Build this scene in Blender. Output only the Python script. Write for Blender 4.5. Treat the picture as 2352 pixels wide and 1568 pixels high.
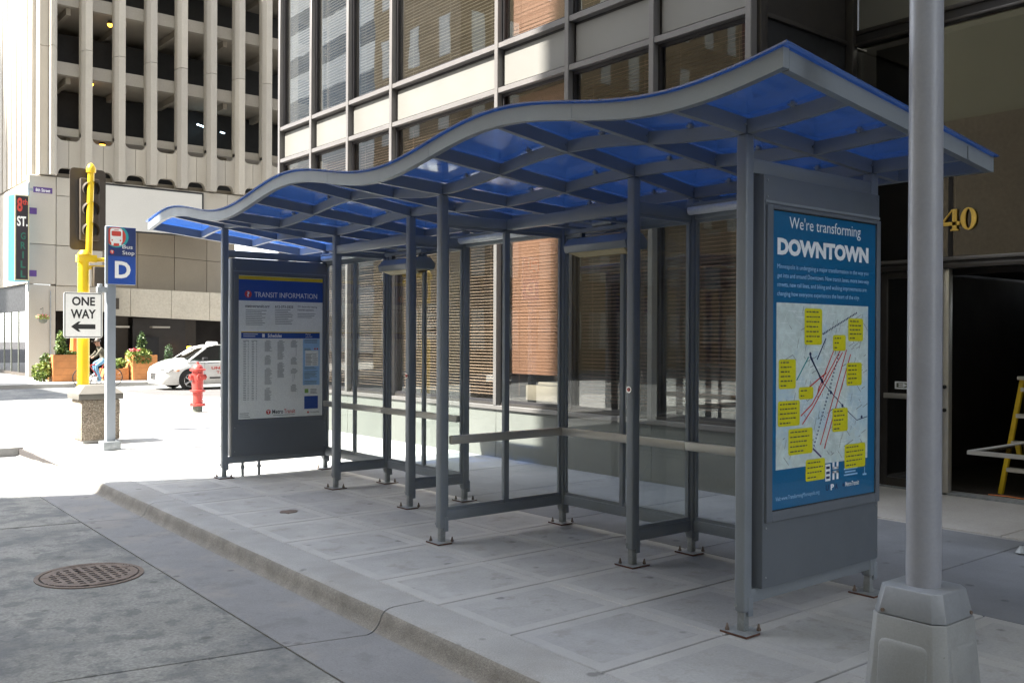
import bpy, bmesh, math, random
from mathutils import Vector, Matrix
R = math.radians
random.seed(7)
for o in list(bpy.data.objects):
    bpy.data.objects.remove(o)
S = bpy.context.scene
COL = S.collection

# ------------------------------------------------------------------ camera
YAW, PITCH, ROLL = 0.6831, -0.0033, 0.0043
fw = Vector((math.sin(YAW) * math.cos(PITCH), math.cos(YAW) * math.cos(PITCH), math.sin(PITCH)))
rt = Vector((math.cos(YAW), -math.sin(YAW), 0))
up = rt.cross(fw)
r2 = rt * math.cos(ROLL) + up * math.sin(ROLL)
u2 = -rt * math.sin(ROLL) + up * math.cos(ROLL)
cam_data = bpy.data.cameras.new('camera')
cam = bpy.data.objects.new('camera', cam_data)
COL.objects.link(cam)
M = Matrix((r2, u2, -fw)).transposed().to_4x4()
M.translation = Vector((-4.2419, -3.2009, 1.6))
cam.matrix_world = M
cam_data.sensor_width = 36
cam_data.lens = 2169.25 / 2352 * 36
cam_data.clip_start = 0.05
cam_data.clip_end = 2000
S.camera = cam

# ------------------------------------------------------------------ light
SUN_TRAVEL = Vector((0.80, -0.30, -1.0)).normalized()
w = bpy.data.worlds.new('World')
S.world = w
w.use_nodes = True
nt = w.node_tree
for n in list(nt.nodes):
    nt.nodes.remove(n)
sky = nt.nodes.new('ShaderNodeTexSky')
sky.sky_type = 'NISHITA'
sky.sun_disc = False
sky.sun_elevation = math.asin(-SUN_TRAVEL.z)
sky.sun_rotation = math.atan2(-SUN_TRAVEL.x, -SUN_TRAVEL.y)
sky.air_density = 0.8
sky.dust_density = 0.8
sky.ozone_density = 0.6
bg = nt.nodes.new('ShaderNodeBackground')
bg.inputs['Strength'].default_value = 0.15
wo = nt.nodes.new('ShaderNodeOutputWorld')
hs_ = nt.nodes.new('ShaderNodeHueSaturation')      # a milky summer sky
hs_.inputs['Saturation'].default_value = 0.34
nt.links.new(sky.outputs[0], hs_.inputs['Color'])
nt.links.new(hs_.outputs[0], bg.inputs[0])
nt.links.new(bg.outputs[0], wo.inputs[0])
sd = bpy.data.lights.new('sun', 'SUN')
sd.energy = 4.4
sd.angle = R(0.53)
sd.color = (1.0, 0.955, 0.88)
sun = bpy.data.objects.new('sun', sd)
COL.objects.link(sun)
sun.rotation_euler = SUN_TRAVEL.to_track_quat('-Z', 'Y').to_euler()
sun.location = (-40, 15, 50)
S.view_settings.view_transform = 'Standard'
S.view_settings.look = 'None'
S.view_settings.gamma = 1
S.view_settings.use_curve_mapping = False
S.view_settings.exposure = 2.80
S.render.engine = 'CYCLES'
S.cycles.use_denoising = True
S.cycles.max_bounces = 10
S.cycles.diffuse_bounces = 5
S.cycles.glossy_bounces = 4
S.cycles.transmission_bounces = 8
S.cycles.transparent_max_bounces = 16
S.cycles.sample_clamp_indirect = 6
S.cycles.blur_glossy = 0.6

# ------------------------------------------------------------------ materials
def newmat(name):
    m = bpy.data.materials.new(name)
    m.use_nodes = True
    t = m.node_tree
    for n in list(t.nodes):
        t.nodes.remove(n)
    out = t.nodes.new('ShaderNodeOutputMaterial')
    return m, t, out

def noise(t, scale, detail=4, rough=0.6, coord='Object', vec=None):
    n = t.nodes.new('ShaderNodeTexNoise')
    n.inputs['Scale'].default_value = scale
    n.inputs['Detail'].default_value = detail
    n.inputs['Roughness'].default_value = rough
    if vec is None:
        g = t.nodes.new('ShaderNodeNewGeometry')
        vec = g.outputs['Position']
    t.links.new(vec, n.inputs['Vector'])
    return n.outputs['Fac']

def ramp(t, fac, stops):
    r = t.nodes.new('ShaderNodeValToRGB')
    e = r.color_ramp.elements
    e[0].position, e[0].color = stops[0][0], (*stops[0][1], 1)
    e[1].position, e[1].color = stops[-1][0], (*stops[-1][1], 1)
    for p, c in stops[1:-1]:
        x = e.new(p)
        x.color = (*c, 1)
    t.links.new(fac, r.inputs[0])
    return r.outputs[0]

def mixc(t, a, b, fac, mode='MIX'):
    m = t.nodes.new('ShaderNodeMix')
    m.data_type = 'RGBA'
    m.blend_type = mode
    for s, v in ((m.inputs[0], fac), (m.inputs[6], a), (m.inputs[7], b)):
        if hasattr(v, 'is_output') or isinstance(v, bpy.types.NodeSocket):
            t.links.new(v, s)
        elif isinstance(v, (int, float)):
            s.default_value = v
        else:
            s.default_value = (*v, 1)
    return m.outputs[2]

def sc(c, k):
    return tuple(min(1, x * k) for x in c)

SPOTTED = {'slab_concrete', 'road_concrete', 'gutter_concrete', 'kerb_concrete', 'dark_slab_concrete'}
TONED = {'slab_concrete', 'slab_smooth_edge', 'dark_slab_concrete', 'road_concrete', 'orange_cedar', 'beige_precast'}
def mat(name, col, rough=0.6, metal=0.0, var=0.12, scale=3.0, fine=0.06, fscale=60, bump=0.0, bscale=80, spec=0.5, coat=0.0, stain=None):
    m, t, out = newmat(name)
    p = t.nodes.new('ShaderNodeBsdfPrincipled')
    p.inputs['Roughness'].default_value = rough
    p.inputs['Metallic'].default_value = metal
    p.inputs['Specular IOR Level'].default_value = spec
    p.inputs['Coat Weight'].default_value = coat
    p.inputs['Coat Roughness'].default_value = 0.05
    t.links.new(p.outputs[0], out.inputs[0])
    c = ramp(t, noise(t, scale), [(0.3, sc(col, 1 - var)), (0.7, sc(col, 1 + var))])
    if fine:
        f = ramp(t, noise(t, fscale, 3), [(0.3, (1 - fine,) * 3), (0.7, (1 + fine,) * 3)])
        f2 = f
        c = mixc(t, c, f2, 1.0, 'MULTIPLY')
    if stain:
        for (sc_, lo, hi, scol, amt) in stain:
            fac = ramp(t, noise(t, sc_, 5, 0.65), [(lo, (0, 0, 0)), (hi, (amt,) * 3)])
            c = mixc(t, c, scol, fac)
    if name in SPOTTED:                      # old gum and oil drops
        for vs_, rad, k_ in ((2.3, 0.13, 0.5), (5.5, 0.20, 0.7)):
            vo = t.nodes.new('ShaderNodeTexVoronoi'); vo.inputs['Scale'].default_value = vs_
            gp_ = t.nodes.new('ShaderNodeNewGeometry')
            t.links.new(gp_.outputs['Position'], vo.inputs['Vector'])
            sp_ = ramp(t, vo.outputs['Distance'], [(rad * 0.6, (1, 1, 1)), (rad, (0, 0, 0))])
            pick = ramp(t, noise(t, 1.1 + vs_ * 0.2, 2), [(0.50, (0, 0, 0)), (0.56, (k_,) * 3)])
            c = mixc(t, c, sc(col, 0.38), mixc(t, sp_, pick, 1.0, 'MULTIPLY'))
    if name in TONED:
        oi = t.nodes.new('ShaderNodeObjectInfo')
        c = mixc(t, c, ramp(t, oi.outputs['Random'], [(0.0, (0.90, 0.90, 0.91)), (1.0, (1.08, 1.07, 1.05))]), 1.0, 'MULTIPLY')
    t.links.new(c, p.inputs['Base Color'])
    rr = ramp(t, noise(t, scale * 2.3), [(0.3, (max(0, rough - 0.07),) * 3), (0.7, (min(1, rough + 0.07),) * 3)])
    t.links.new(rr, p.inputs['Roughness'])
    if bump:
        b = t.nodes.new('ShaderNodeBump')
        b.inputs['Strength'].default_value = min(1, bump)
        b.inputs['Distance'].default_value = 0.01
        t.links.new(noise(t, bscale, 4), b.inputs['Height'])
        t.links.new(b.outputs[0], p.inputs['Normal'])
    return m

def emat(name, col, strength):
    m, t, out = newmat(name)
    e = t.nodes.new('ShaderNodeEmission')
    e.inputs[0].default_value = (*col, 1)
    e.inputs[1].default_value = strength
    t.links.new(e.outputs[0], out.inputs[0])
    return m

def glassmat(name, tint, rough=0.0, ior=1.5, body=None, bodyfac=0.0, wob=0.0, refl=1.0, dirt=0.0):
    """thin sheet: tinted see-through + fresnel mirror (+ a body colour that scatters)"""
    m, t, out = newmat(name)
    tr = t.nodes.new('ShaderNodeBsdfTransparent')
    tr.inputs[0].default_value = (*tint, 1)
    gl = t.nodes.new('ShaderNodeBsdfGlossy')
    gl.inputs['Roughness'].default_value = rough
    gl.inputs[0].default_value = (refl, refl, refl, 1)
    fr = t.nodes.new('ShaderNodeFresnel')
    fr.inputs[0].default_value = ior
    mx = t.nodes.new('ShaderNodeMixShader')
    base = tr.outputs[0]
    if body:
        di = t.nodes.new('ShaderNodeBsdfTranslucent')
        di.inputs[0].default_value = (*body, 1)
        df = t.nodes.new('ShaderNodeBsdfDiffuse')
        df.inputs[0].default_value = (*body, 1)
        md = t.nodes.new('ShaderNodeMixShader')
        md.inputs[0].default_value = 0.35
        t.links.new(di.outputs[0], md.inputs[1])
        t.links.new(df.outputs[0], md.inputs[2])
        mb = t.nodes.new('ShaderNodeMixShader')
        mb.inputs[0].default_value = bodyfac
        if dirt:
            t.links.new(ramp(t, noise(t, 2.2, 6, 0.7), [(0.40, (bodyfac,) * 3), (0.72, (min(1, bodyfac + dirt),) * 3)]), mb.inputs[0])
        t.links.new(tr.outputs[0], mb.inputs[1])
        t.links.new(md.outputs[0], mb.inputs[2])
        base = mb.outputs[0]
    if wob:
        b = t.nodes.new('ShaderNodeBump')
        b.inputs['Strength'].default_value = 0.5
        b.inputs['Distance'].default_value = wob
        t.links.new(noise(t, 0.9, 2), b.inputs['Height'])
        t.links.new(b.outputs[0], gl.inputs['Normal'])
    # only the outer face of a pane mirrors; its inner face lets light out again
    ge = t.nodes.new('ShaderNodeNewGeometry')
    sb = t.nodes.new('ShaderNodeMath'); sb.operation = 'SUBTRACT'; sb.inputs[0].default_value = 1.0
    t.links.new(ge.outputs['Backfacing'], sb.inputs[1])
    mu = t.nodes.new('ShaderNodeMath'); mu.operation = 'MULTIPLY'
    t.links.new(fr.outputs[0], mu.inputs[0]); t.links.new(sb.outputs[0], mu.inputs[1])
    t.links.new(mu.outputs[0], mx.inputs[0])
    t.links.new(base, mx.inputs[1])
    t.links.new(gl.outputs[0], mx.inputs[2])
    t.links.new(mx.outputs[0], out.inputs[0])
    return m

MT = {}
MT['slab'] = mat('slab_concrete', (0.322, 0.325, 0.320), 0.85, var=0.10, scale=2.6, fine=0.08, fscale=60, bump=0.25, bscale=120,
                 stain=[(0.7, 0.50, 0.72, (0.25, 0.26, 0.28), 0.4), (26, 0.69, 0.74, (0.12, 0.11, 0.10), 0.7), (5.5, 0.54, 0.66, (0.235, 0.225, 0.205), 0.6), (1.6, 0.54, 0.66, (0.40, 0.405, 0.41), 0.5)])
MT['slab_edge'] = mat('slab_smooth_edge', (0.358, 0.357, 0.348), 0.75, var=0.08, scale=3.1, fine=0.07, fscale=90, bump=0.08, bscale=150,
                      stain=[(0.7, 0.50, 0.72, (0.27, 0.28, 0.30), 0.4), (4, 0.60, 0.75, (0.24, 0.235, 0.225), 0.5)])
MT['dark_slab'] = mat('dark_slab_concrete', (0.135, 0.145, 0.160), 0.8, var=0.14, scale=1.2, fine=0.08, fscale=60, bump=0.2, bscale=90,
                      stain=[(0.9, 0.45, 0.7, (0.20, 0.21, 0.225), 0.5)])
MT['light_slab'] = mat('light_slab_concrete', (0.33, 0.32, 0.30), 0.8, var=0.08, scale=1.5, fine=0.08, bump=0.15)
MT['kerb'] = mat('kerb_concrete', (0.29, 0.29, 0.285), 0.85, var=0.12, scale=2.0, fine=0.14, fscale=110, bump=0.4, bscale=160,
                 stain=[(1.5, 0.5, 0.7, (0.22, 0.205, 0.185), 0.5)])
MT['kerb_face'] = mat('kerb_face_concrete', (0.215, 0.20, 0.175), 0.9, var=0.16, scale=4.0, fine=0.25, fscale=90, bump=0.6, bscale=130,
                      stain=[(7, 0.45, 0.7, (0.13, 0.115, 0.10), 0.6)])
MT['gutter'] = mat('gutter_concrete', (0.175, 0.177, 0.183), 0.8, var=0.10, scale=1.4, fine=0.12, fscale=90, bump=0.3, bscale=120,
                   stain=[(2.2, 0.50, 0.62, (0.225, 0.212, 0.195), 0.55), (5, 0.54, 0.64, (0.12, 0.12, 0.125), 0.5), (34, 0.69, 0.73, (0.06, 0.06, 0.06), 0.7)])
MT['road'] = mat('road_concrete', (0.208, 0.210, 0.198), 0.85, var=0.16, scale=1.6, fine=0.26, fscale=55, bump=0.6, bscale=70,
                 stain=[(1.3, 0.46, 0.60, (0.10, 0.107, 0.115), 0.8), (6, 0.50, 0.60, (0.085, 0.09, 0.095), 0.6),
                        (15, 0.64, 0.70, (0.05, 0.05, 0.05), 0.8), (0.6, 0.52, 0.70, (0.28, 0.275, 0.25), 0.55)])
MT['asphalt'] = mat('asphalt', (0.085, 0.08, 0.078), 0.9, var=0.12, scale=1, fine=0.2, fscale=80, bump=0.4)
MT['joint'] = mat('joint_filler', (0.035, 0.03, 0.028), 0.95, var=0.3, scale=12)
MT['paint_white'] = mat('road_paint_white', (0.70, 0.70, 0.67), 0.8, var=0.1, scale=6, fine=0.12)
MT['steel'] = mat('painted_steel', (0.205, 0.230, 0.258), 0.42, var=0.06, scale=2.2, fine=0.03, fscale=90, spec=0.5, bump=0.03, bscale=240,
                  stain=[(30, 0.72, 0.76, (0.07, 0.06, 0.055), 0.6)])
MT['steel_panel'] = mat('painted_sheet_steel', (0.120, 0.137, 0.160), 0.45, var=0.05, scale=1.4, fine=0.02, spec=0.5)
MT['galv'] = mat('galvanised_steel', (0.27, 0.29, 0.30), 0.55, metal=0.3, var=0.18, scale=14, fine=0.1)
MT['rust'] = mat('rusty_edge', (0.10, 0.045, 0.03), 0.9, var=0.3, scale=20)
MT['alu'] = mat('satin_aluminium', (0.52, 0.50, 0.46), 0.38, metal=0.6, var=0.06, scale=5, fine=0.04, fscale=200)
MT['roof_glass'] = glassmat('blue_roof_glass', (0.20, 0.37, 0.68), rough=0.13, ior=2.6, body=(0.13, 0.24, 0.48), bodyfac=0.34, dirt=0.45)
MT['case_glass'] = glassmat('case_front_glass', (0.985, 0.99, 0.99), rough=0.0, ior=1.3)
MT['clear_glass'] = glassmat('clear_screen_glass', (0.955, 0.97, 0.965), rough=0.0, ior=1.5, body=(0.6, 0.6, 0.58), bodyfac=0.004, dirt=0.05)
MT['win_glass'] = glassmat('window_glass', (0.70, 0.69, 0.66), rough=0.0, ior=1.95, wob=0.0016)
MT['win_glass_high'] = glassmat('upper_window_glass', (0.72, 0.72, 0.70), rough=0.0, ior=3.0, wob=0.002)
MT['bronze_glass'] = glassmat('bronze_window_glass', (0.60, 0.57, 0.50), rough=0.0, ior=1.95, wob=0.0012)
MT['gasket'] = mat('black_gasket', (0.012, 0.010, 0.012), 0.6)
MT['mullion'] = mat('light_anodised_frame', (0.115, 0.108, 0.104), 0.38, metal=0.1, var=0.05, scale=2)
MT['spandrel'] = mat('cream_spandrel_panel', (0.135, 0.132, 0.120), 0.45, var=0.035, scale=0.8, fine=0.02)
MT['base_wall'] = mat('pale_stone_base', (0.115, 0.122, 0.110), 0.6, var=0.05, scale=1.0, fine=0.05, fscale=40)
MT['blind'] = mat('rosy_blind', (0.42, 0.27, 0.23), 0.6, var=0.06, scale=1.1, fine=0.0)
MT['blind_closed'] = mat('brown_closed_blind', (0.47, 0.265, 0.20), 0.6, var=0.10, scale=1.5, fine=0.0)
MT['blind_sunlit'] = mat('sunlit_blind', (0.58, 0.45, 0.385), 0.6, var=0.05, scale=1.1, fine=0.0)  # paler blind for the left bays, sunlight put into its colour
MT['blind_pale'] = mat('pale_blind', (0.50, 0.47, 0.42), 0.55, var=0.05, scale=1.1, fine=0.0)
MT['dark_room'] = mat('dark_interior', (0.030, 0.024, 0.020), 0.9, var=0.3, scale=0.8)
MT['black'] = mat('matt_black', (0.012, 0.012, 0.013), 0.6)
MT['dark_bronze'] = mat('dark_bronze_frame', (0.045, 0.040, 0.037), 0.4, metal=0.3, var=0.1)
MT['precast'] = mat('beige_precast', (0.385, 0.355, 0.305), 0.85, var=0.05, scale=0.5, fine=0.07, fscale=30, bump=0.2, bscale=50,
                    stain=[(0.35, 0.5, 0.75, (0.31, 0.285, 0.24), 0.4)])
MT['precast_side'] = MT['precast']
MT['rough_precast'] = mat('rough_ramp_render', (0.42, 0.39, 0.33), 0.9, var=0.06, scale=0.8, fine=0.1, fscale=12, bump=1.0, bscale=7)
MT['ramp_shade'] = mat('shaded_precast', (0.27, 0.225, 0.165), 0.9, var=0.06, scale=0.6, fine=0.05, fscale=20)  # precast darkened in colour for the deep shade of the recess
MT['soffit'] = mat('garage_soffit', (0.36, 0.325, 0.27), 0.9, var=0.08, scale=0.5)
MT['amber'] = emat('amber_lamp_glow', (1.0, 0.42, 0.04), 1.3)
MT['coolglow'] = emat('cool_tube_glow', (0.6, 0.85, 1.0), 1.6)
MT['banner'] = mat('blank_banner', (0.50, 0.485, 0.45), 0.6, var=0.03, scale=0.6)
MT['cyan'] = mat('cyan_sign_side', (0.03, 0.38, 0.62), 0.5)
MT['sign_dark'] = mat('dark_sign_face', (0.02, 0.016, 0.02), 0.4)
MT['purple'] = mat('purple_paint', (0.07, 0.03, 0.16), 0.5)
MT['red'] = mat('red_paint', (0.48, 0.045, 0.03), 0.5)
MT['green'] = mat('dark_green_letter', (0.01, 0.10, 0.07), 0.5)
MT['white'] = mat('white_paint', (0.74, 0.74, 0.72), 0.5, var=0.03)
MT['yellow'] = mat('yellow_paint', (0.66, 0.44, 0.012), 0.4, var=0.06, scale=3, fine=0.04, spec=0.4)
MT['visor'] = mat('dark_brown_housing', (0.045, 0.034, 0.024), 0.55)
MT['sign_blue'] = mat('sign_blue', (0.012, 0.06, 0.30), 0.45)
MT['sign_navy'] = mat('sign_navy', (0.012, 0.028, 0.12), 0.45)
MT['teal'] = mat('teal_ring', (0.02, 0.28, 0.30), 0.5)
MT['aggregate'] = mat('exposed_aggregate', (0.20, 0.165, 0.125), 0.9, var=0.25, scale=30, fine=0.5, fscale=60, bump=1.0, bscale=45,
                      stain=[(55, 0.55, 0.62, (0.42, 0.37, 0.30), 0.8), (48, 0.58, 0.64, (0.06, 0.045, 0.035), 0.7)])
MT['bin_lid'] = mat('brown_bin_lid', (0.10, 0.092, 0.078), 0.6, var=0.08, scale=3)
MT['hydrant'] = mat('hydrant_red', (0.36, 0.04, 0.032), 0.5, var=0.12, scale=10)
MT['hydrant_dark'] = mat('hydrant_foot', (0.10, 0.11, 0.09), 0.7)
MT['cedar'] = mat('orange_cedar', (0.40, 0.165, 0.05), 0.65, var=0.15, scale=5, fine=0.1, fscale=50)
MT['leaf'] = mat('leaf_green', (0.075, 0.13, 0.022), 0.6, var=0.45, scale=6)
MT['leaf_light'] = mat('leaf_yellow_green', (0.17, 0.22, 0.035), 0.6, var=0.4, scale=7)
MT['leaf_dark'] = mat('leaf_dark', (0.03, 0.065, 0.018), 0.6, var=0.35, scale=6)
MT['pink'] = mat('pink_petal', (0.6, 0.12, 0.16), 0.6)
MT['car_white'] = mat('car_white', (0.72, 0.72, 0.70), 0.25, var=0.02, coat=0.6)
MT['tyre'] = mat('tyre', (0.02, 0.02, 0.02), 0.8)
MT['car_glass'] = glassmat('car_glass', (0.10, 0.13, 0.12), ior=1.6)
MT['chrome'] = mat('chrome_part', (0.5, 0.5, 0.5), 0.2, metal=1.0)
MT['orange'] = mat('orange_marker', (0.75, 0.22, 0.05), 0.4)
MT['skin'] = mat('skin', (0.34, 0.17, 0.10), 0.6)
MT['olive'] = mat('olive_jacket', (0.085, 0.075, 0.05), 0.8, var=0.25, scale=14)
MT['denim'] = mat('pale_denim', (0.13, 0.27, 0.40), 0.8, var=0.2, scale=14)
MT['lamp_paint'] = mat('grey_pole_paint', (0.27, 0.28, 0.315), 0.38, var=0.05, scale=4, fine=0.04, spec=0.5, bump=0.03, stain=[(60, 0.70, 0.74, (0.16, 0.15, 0.15), 0.5), (3, 0.60, 0.72, (0.26, 0.26, 0.27), 0.5)])
MT['lamp_cover'] = mat('grey_cover_plastic', (0.25, 0.26, 0.262), 0.5, var=0.07, scale=5, fine=0.06, fscale=120, bump=0.08, bscale=200, stain=[(9, 0.56, 0.72, (0.19, 0.185, 0.175), 0.6), (40, 0.70, 0.74, (0.11, 0.10, 0.09), 0.6)])
MT['lamp_cap'] = mat('grey_cap_paint', (0.215, 0.23, 0.25), 0.4, var=0.06, scale=6, fine=0.05, spec=0.5)
MT['iron'] = mat('rusty_iron', (0.13, 0.095, 0.075), 0.75, var=0.25, scale=9, fine=0.2, bump=0.3)
MT['iron_dark'] = mat('manhole_void', (0.012, 0.01, 0.01), 0.9)
MT['gold'] = mat('gold_leaf', (0.80, 0.52, 0.10), 0.45)
MT['stone_gold'] = mat('tan_stone', (0.42, 0.39, 0.25), 0.7, var=0.06, scale=0.8)
MT['p_blue'] = mat('poster_blue', (0.005, 0.125, 0.29), 0.35, var=0.04, coat=0.2)
MT['p_royal'] = mat('poster_royal', (0.016, 0.075, 0.36), 0.35, var=0.03, coat=0.2)
MT['p_paper'] = mat('poster_paper', (0.86, 0.88, 0.86), 0.4, var=0.03, coat=0.1)
MT['p_white'] = mat('poster_white', (0.85, 0.87, 0.90), 0.4, var=0.02)
MT['p_map'] = mat('poster_map', (0.60, 0.70, 0.70), 0.4, var=0.10, scale=7, fine=0.10, fscale=30, coat=0.1,
                  stain=[(2.2, 0.52, 0.60, (0.42, 0.60, 0.75), 0.6)])
MT['p_note'] = mat('poster_note', (0.66, 0.62, 0.01), 0.4, var=0.04, coat=0.1)
MT['p_yellow'] = mat('poster_yellow', (0.70, 0.52, 0.02), 0.4)
MT['p_red'] = mat('poster_red', (0.60, 0.05, 0.045), 0.4)
MT['p_ink'] = mat('poster_ink', (0.06, 0.065, 0.08), 0.5)
MT['p_greyline'] = mat('poster_grey_line', (0.17, 0.19, 0.20), 0.5)
MT['p_sky'] = mat('poster_sky', (0.35, 0.58, 0.85), 0.4)
MT['p_green'] = mat('poster_green', (0.22, 0.42, 0.08), 0.4)
MT['heater_in'] = mat('heater_cream', (0.55, 0.46, 0.26), 0.5)
MT['tube'] = mat('white_tube_cover', (0.78, 0.81, 0.85), 0.3, coat=0.5)
MT['button_red'] = mat('button_red', (0.45, 0.03, 0.02), 0.3, coat=0.5)
MT['brick'] = mat('brown_brick_wall', (0.32, 0.26, 0.175), 0.9, var=0.12, scale=0.5, fine=0.15, fscale=8)
MT['brick_red'] = mat('red_brick_wall', (0.24, 0.10, 0.065), 0.9, var=0.12, scale=0.5, fine=0.15, fscale=8)
MT['brick_dark'] = mat('dark_brick_wall', (0.11, 0.06, 0.045), 0.9, var=0.12, scale=0.5, fine=0.15, fscale=8)
MT['band_white'] = mat('white_tower_band', (0.55, 0.57, 0.55), 0.6, var=0.05)
MT['far_glass'] = mat('far_window', (0.05, 0.075, 0.085), 0.15, var=0.3, scale=0.2)
MT['ladder'] = mat('ladder_yellow', (0.62, 0.42, 0.01), 0.5)
MT['clothred'] = mat('red_frame_paint', (0.5, 0.06, 0.05), 0.4)

# ------------------------------------------------------------------ mesh helpers
BASE = {}

def empty(name, loc, label=None, cat=None, group=None, kind=None, rz=0):
    o = bpy.data.objects.new(name, None)
    o.empty_display_size = 0.2
    o.location = loc
    o.rotation_euler = (0, 0, rz)
    COL.objects.link(o)
    BASE[o.name] = Vector(loc) if rz == 0 else Vector((0, 0, 0))
    tag(o, label, cat, group, kind)
    return o

def tag(o, label=None, cat=None, group=None, kind=None):
    if label: o['label'] = label
    if cat: o['category'] = cat
    if group: o['group'] = group
    if kind: o['kind'] = kind
    return o

class MB:
    def __init__(s):
        s.v = []; s.f = []; s.m = []
    def add(s, vs, fs, mi=0):
        n = len(s.v)
        s.v += [tuple(v) for v in vs]
        s.f += [tuple(i + n for i in f) for f in fs]
        s.m += [mi] * len(fs)
        return s
    def box(s, x0, x1, y0, y1, z0, z1, mi=0):
        if x0 > x1: x0, x1 = x1, x0
        if y0 > y1: y0, y1 = y1, y0
        if z0 > z1: z0, z1 = z1, z0
        return s.add([(x0, y0, z0), (x1, y0, z0), (x1, y1, z0), (x0, y1, z0), (x0, y0, z1), (x1, y0, z1), (x1, y1, z1), (x0, y1, z1)],
              [(0, 3, 2, 1), (4, 5, 6, 7), (0, 1, 5, 4), (1, 2, 6, 5), (2, 3, 7, 6), (3, 0, 4, 7)], mi)
    def prism(s, poly, a0, a1, axis='z', mi=0):
        """poly: 2-D points, extruded along axis; x: (y,z) y: (x,z) z: (x,y)"""
        n = len(poly)
        def P(p, a):
            return {'x': (a, p[0], p[1]), 'y': (p[0], a, p[1]), 'z': (p[0], p[1], a)}[axis]
        vs = [P(p, a0) for p in poly] + [P(p, a1) for p in poly]
        fs = [tuple(range(n - 1, -1, -1)), tuple(range(n, 2 * n))] + [(i, (i + 1) % n, (i + 1) % n + n, i + n) for i in range(n)]
        return s.add(vs, fs, mi)
    def cyl(s, p0, p1, r0, r1=None, n=16, mi=0, caps=True):
        r1 = r0 if r1 is None else r1
        p0, p1 = Vector(p0), Vector(p1)
        d = (p1 - p0).normalized()
        a = d.orthogonal().normalized(); b = d.cross(a)
        vs = []
        for p, r in ((p0, r0), (p1, r1)):
            for i in range(n):
                t = 2 * math.pi * i / n
                vs.append(p + a * (r * math.cos(t)) + b * (r * math.sin(t)))
        fs = [(i, (i + 1) % n, (i + 1) % n + n, i + n) for i in range(n)]
        if caps:
            fs += [tuple(range(n - 1, -1, -1)), tuple(range(n, 2 * n))]
        return s.add(vs, fs, mi)
    def lathe(s, prof, cx=0, cy=0, n=20, mi=0):
        vs = []; fs = []
        for r, z in prof:
            for i in range(n):
                t = 2 * math.pi * i / n
                vs.append((cx + r * math.cos(t), cy + r * math.sin(t), z))
        k = len(prof)
        for j in range(k - 1):
            for i in range(n):
                fs.append((j * n + i, j * n + (i + 1) % n, (j + 1) * n + (i + 1) % n, (j + 1) * n + i))
        fs.append(tuple(range(n - 1, -1, -1))); fs.append(tuple(range((k - 1) * n, k * n)))
        return s.add(vs, fs, mi)
    def tube(s, pts, r, n=8, mi=0):
        for a, b in zip(pts, pts[1:]):
            s.cyl(a, b, r, n=n, mi=mi)
        return s
    def quad(s, a, b, c, d, mi=0):
        return s.add([a, b, c, d], [(0, 1, 2, 3)], mi)
    def loft(s, rings, mi=0, caps=True):
        n = len(rings[0]); vs = [p for r_ in rings for p in r_]; fs = []
        for j in range(len(rings) - 1):
            for i in range(n):
                fs.append((j * n + i, j * n + (i + 1) % n, (j + 1) * n + (i + 1) % n, (j + 1) * n + i))
        if caps:
            fs += [tuple(range(n - 1, -1, -1)), tuple(range((len(rings) - 1) * n, len(rings) * n))]
        return s.add(vs, fs, mi)
    def build(s, name, m, parent=None, bev=0.0, seg=2, smooth=False, kind=None, world=True, ang=40):
        me = bpy.data.meshes.new(name)
        off = BASE.get(parent.name, Vector((0, 0, 0))) if (parent is not None and world) else Vector((0, 0, 0))
        me.from_pydata([tuple(Vector(v) - off) for v in s.v], [], s.f)
        for x in (m if isinstance(m, (list, tuple)) else [m]):
            me.materials.append(MT[x] if isinstance(x, str) else x)
        for p, i in zip(me.polygons, s.m):
            p.material_index = i
        bm = bmesh.new(); bm.from_mesh(me)
        bmesh.ops.recalc_face_normals(bm, faces=bm.faces)
        if bev:
            ed = [e for e in bm.edges if len(e.link_faces) == 2 and e.calc_face_angle(0) > R(30)]
            bmesh.ops.bevel(bm, geom=ed, offset=bev, segments=seg, affect='EDGES', profile=0.5, clamp_overlap=True)
        if smooth or bev:
            for f in bm.faces: f.smooth = True
            for e in bm.edges:
                e.smooth = len(e.link_faces) != 2 or e.calc_face_angle(0) < R(ang)
        bm.to_mesh(me); bm.free()
        o = bpy.data.objects.new(name, me)
        COL.objects.link(o)
        if parent is not None:
            o.parent = parent
            BASE[o.name] = off
        if kind: o['kind'] = kind
        return o

def recenter(o, loc):
    """give a top-level mesh an origin at its base"""
    o.data.transform(Matrix.Translation(-Vector(loc)))
    o.location = loc
    BASE[o.name] = Vector(loc)
    return o

def copy_tree(o, parent=None):
    c = o.copy(); COL.objects.link(c)
    if parent is not None: c.parent = parent
    for ch in list(o.children):
        copy_tree(ch, c)
    return c

_fc = {}
def text_mesh(txt, bold=0.0):
    k = (txt, bold)
    if k in _fc: return _fc[k]
    cu = bpy.data.curves.new('t', 'FONT')
    cu.body = txt
    cu.resolution_u = 3
    cu.offset = bold
    ob = bpy.data.objects.new('t', cu)
    COL.objects.link(ob)
    dg = bpy.context.evaluated_depsgraph_get()
    dg.update()
    me = bpy.data.meshes.new_from_object(ob.evaluated_get(dg))
    vs = [tuple(v.co) for v in me.vertices]; fs = [tuple(p.vertices) for p in me.polygons]
    bpy.data.objects.remove(ob)
    bpy.data.meshes.remove(me)
    _fc[k] = (vs, fs)
    return _fc[k]

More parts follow.
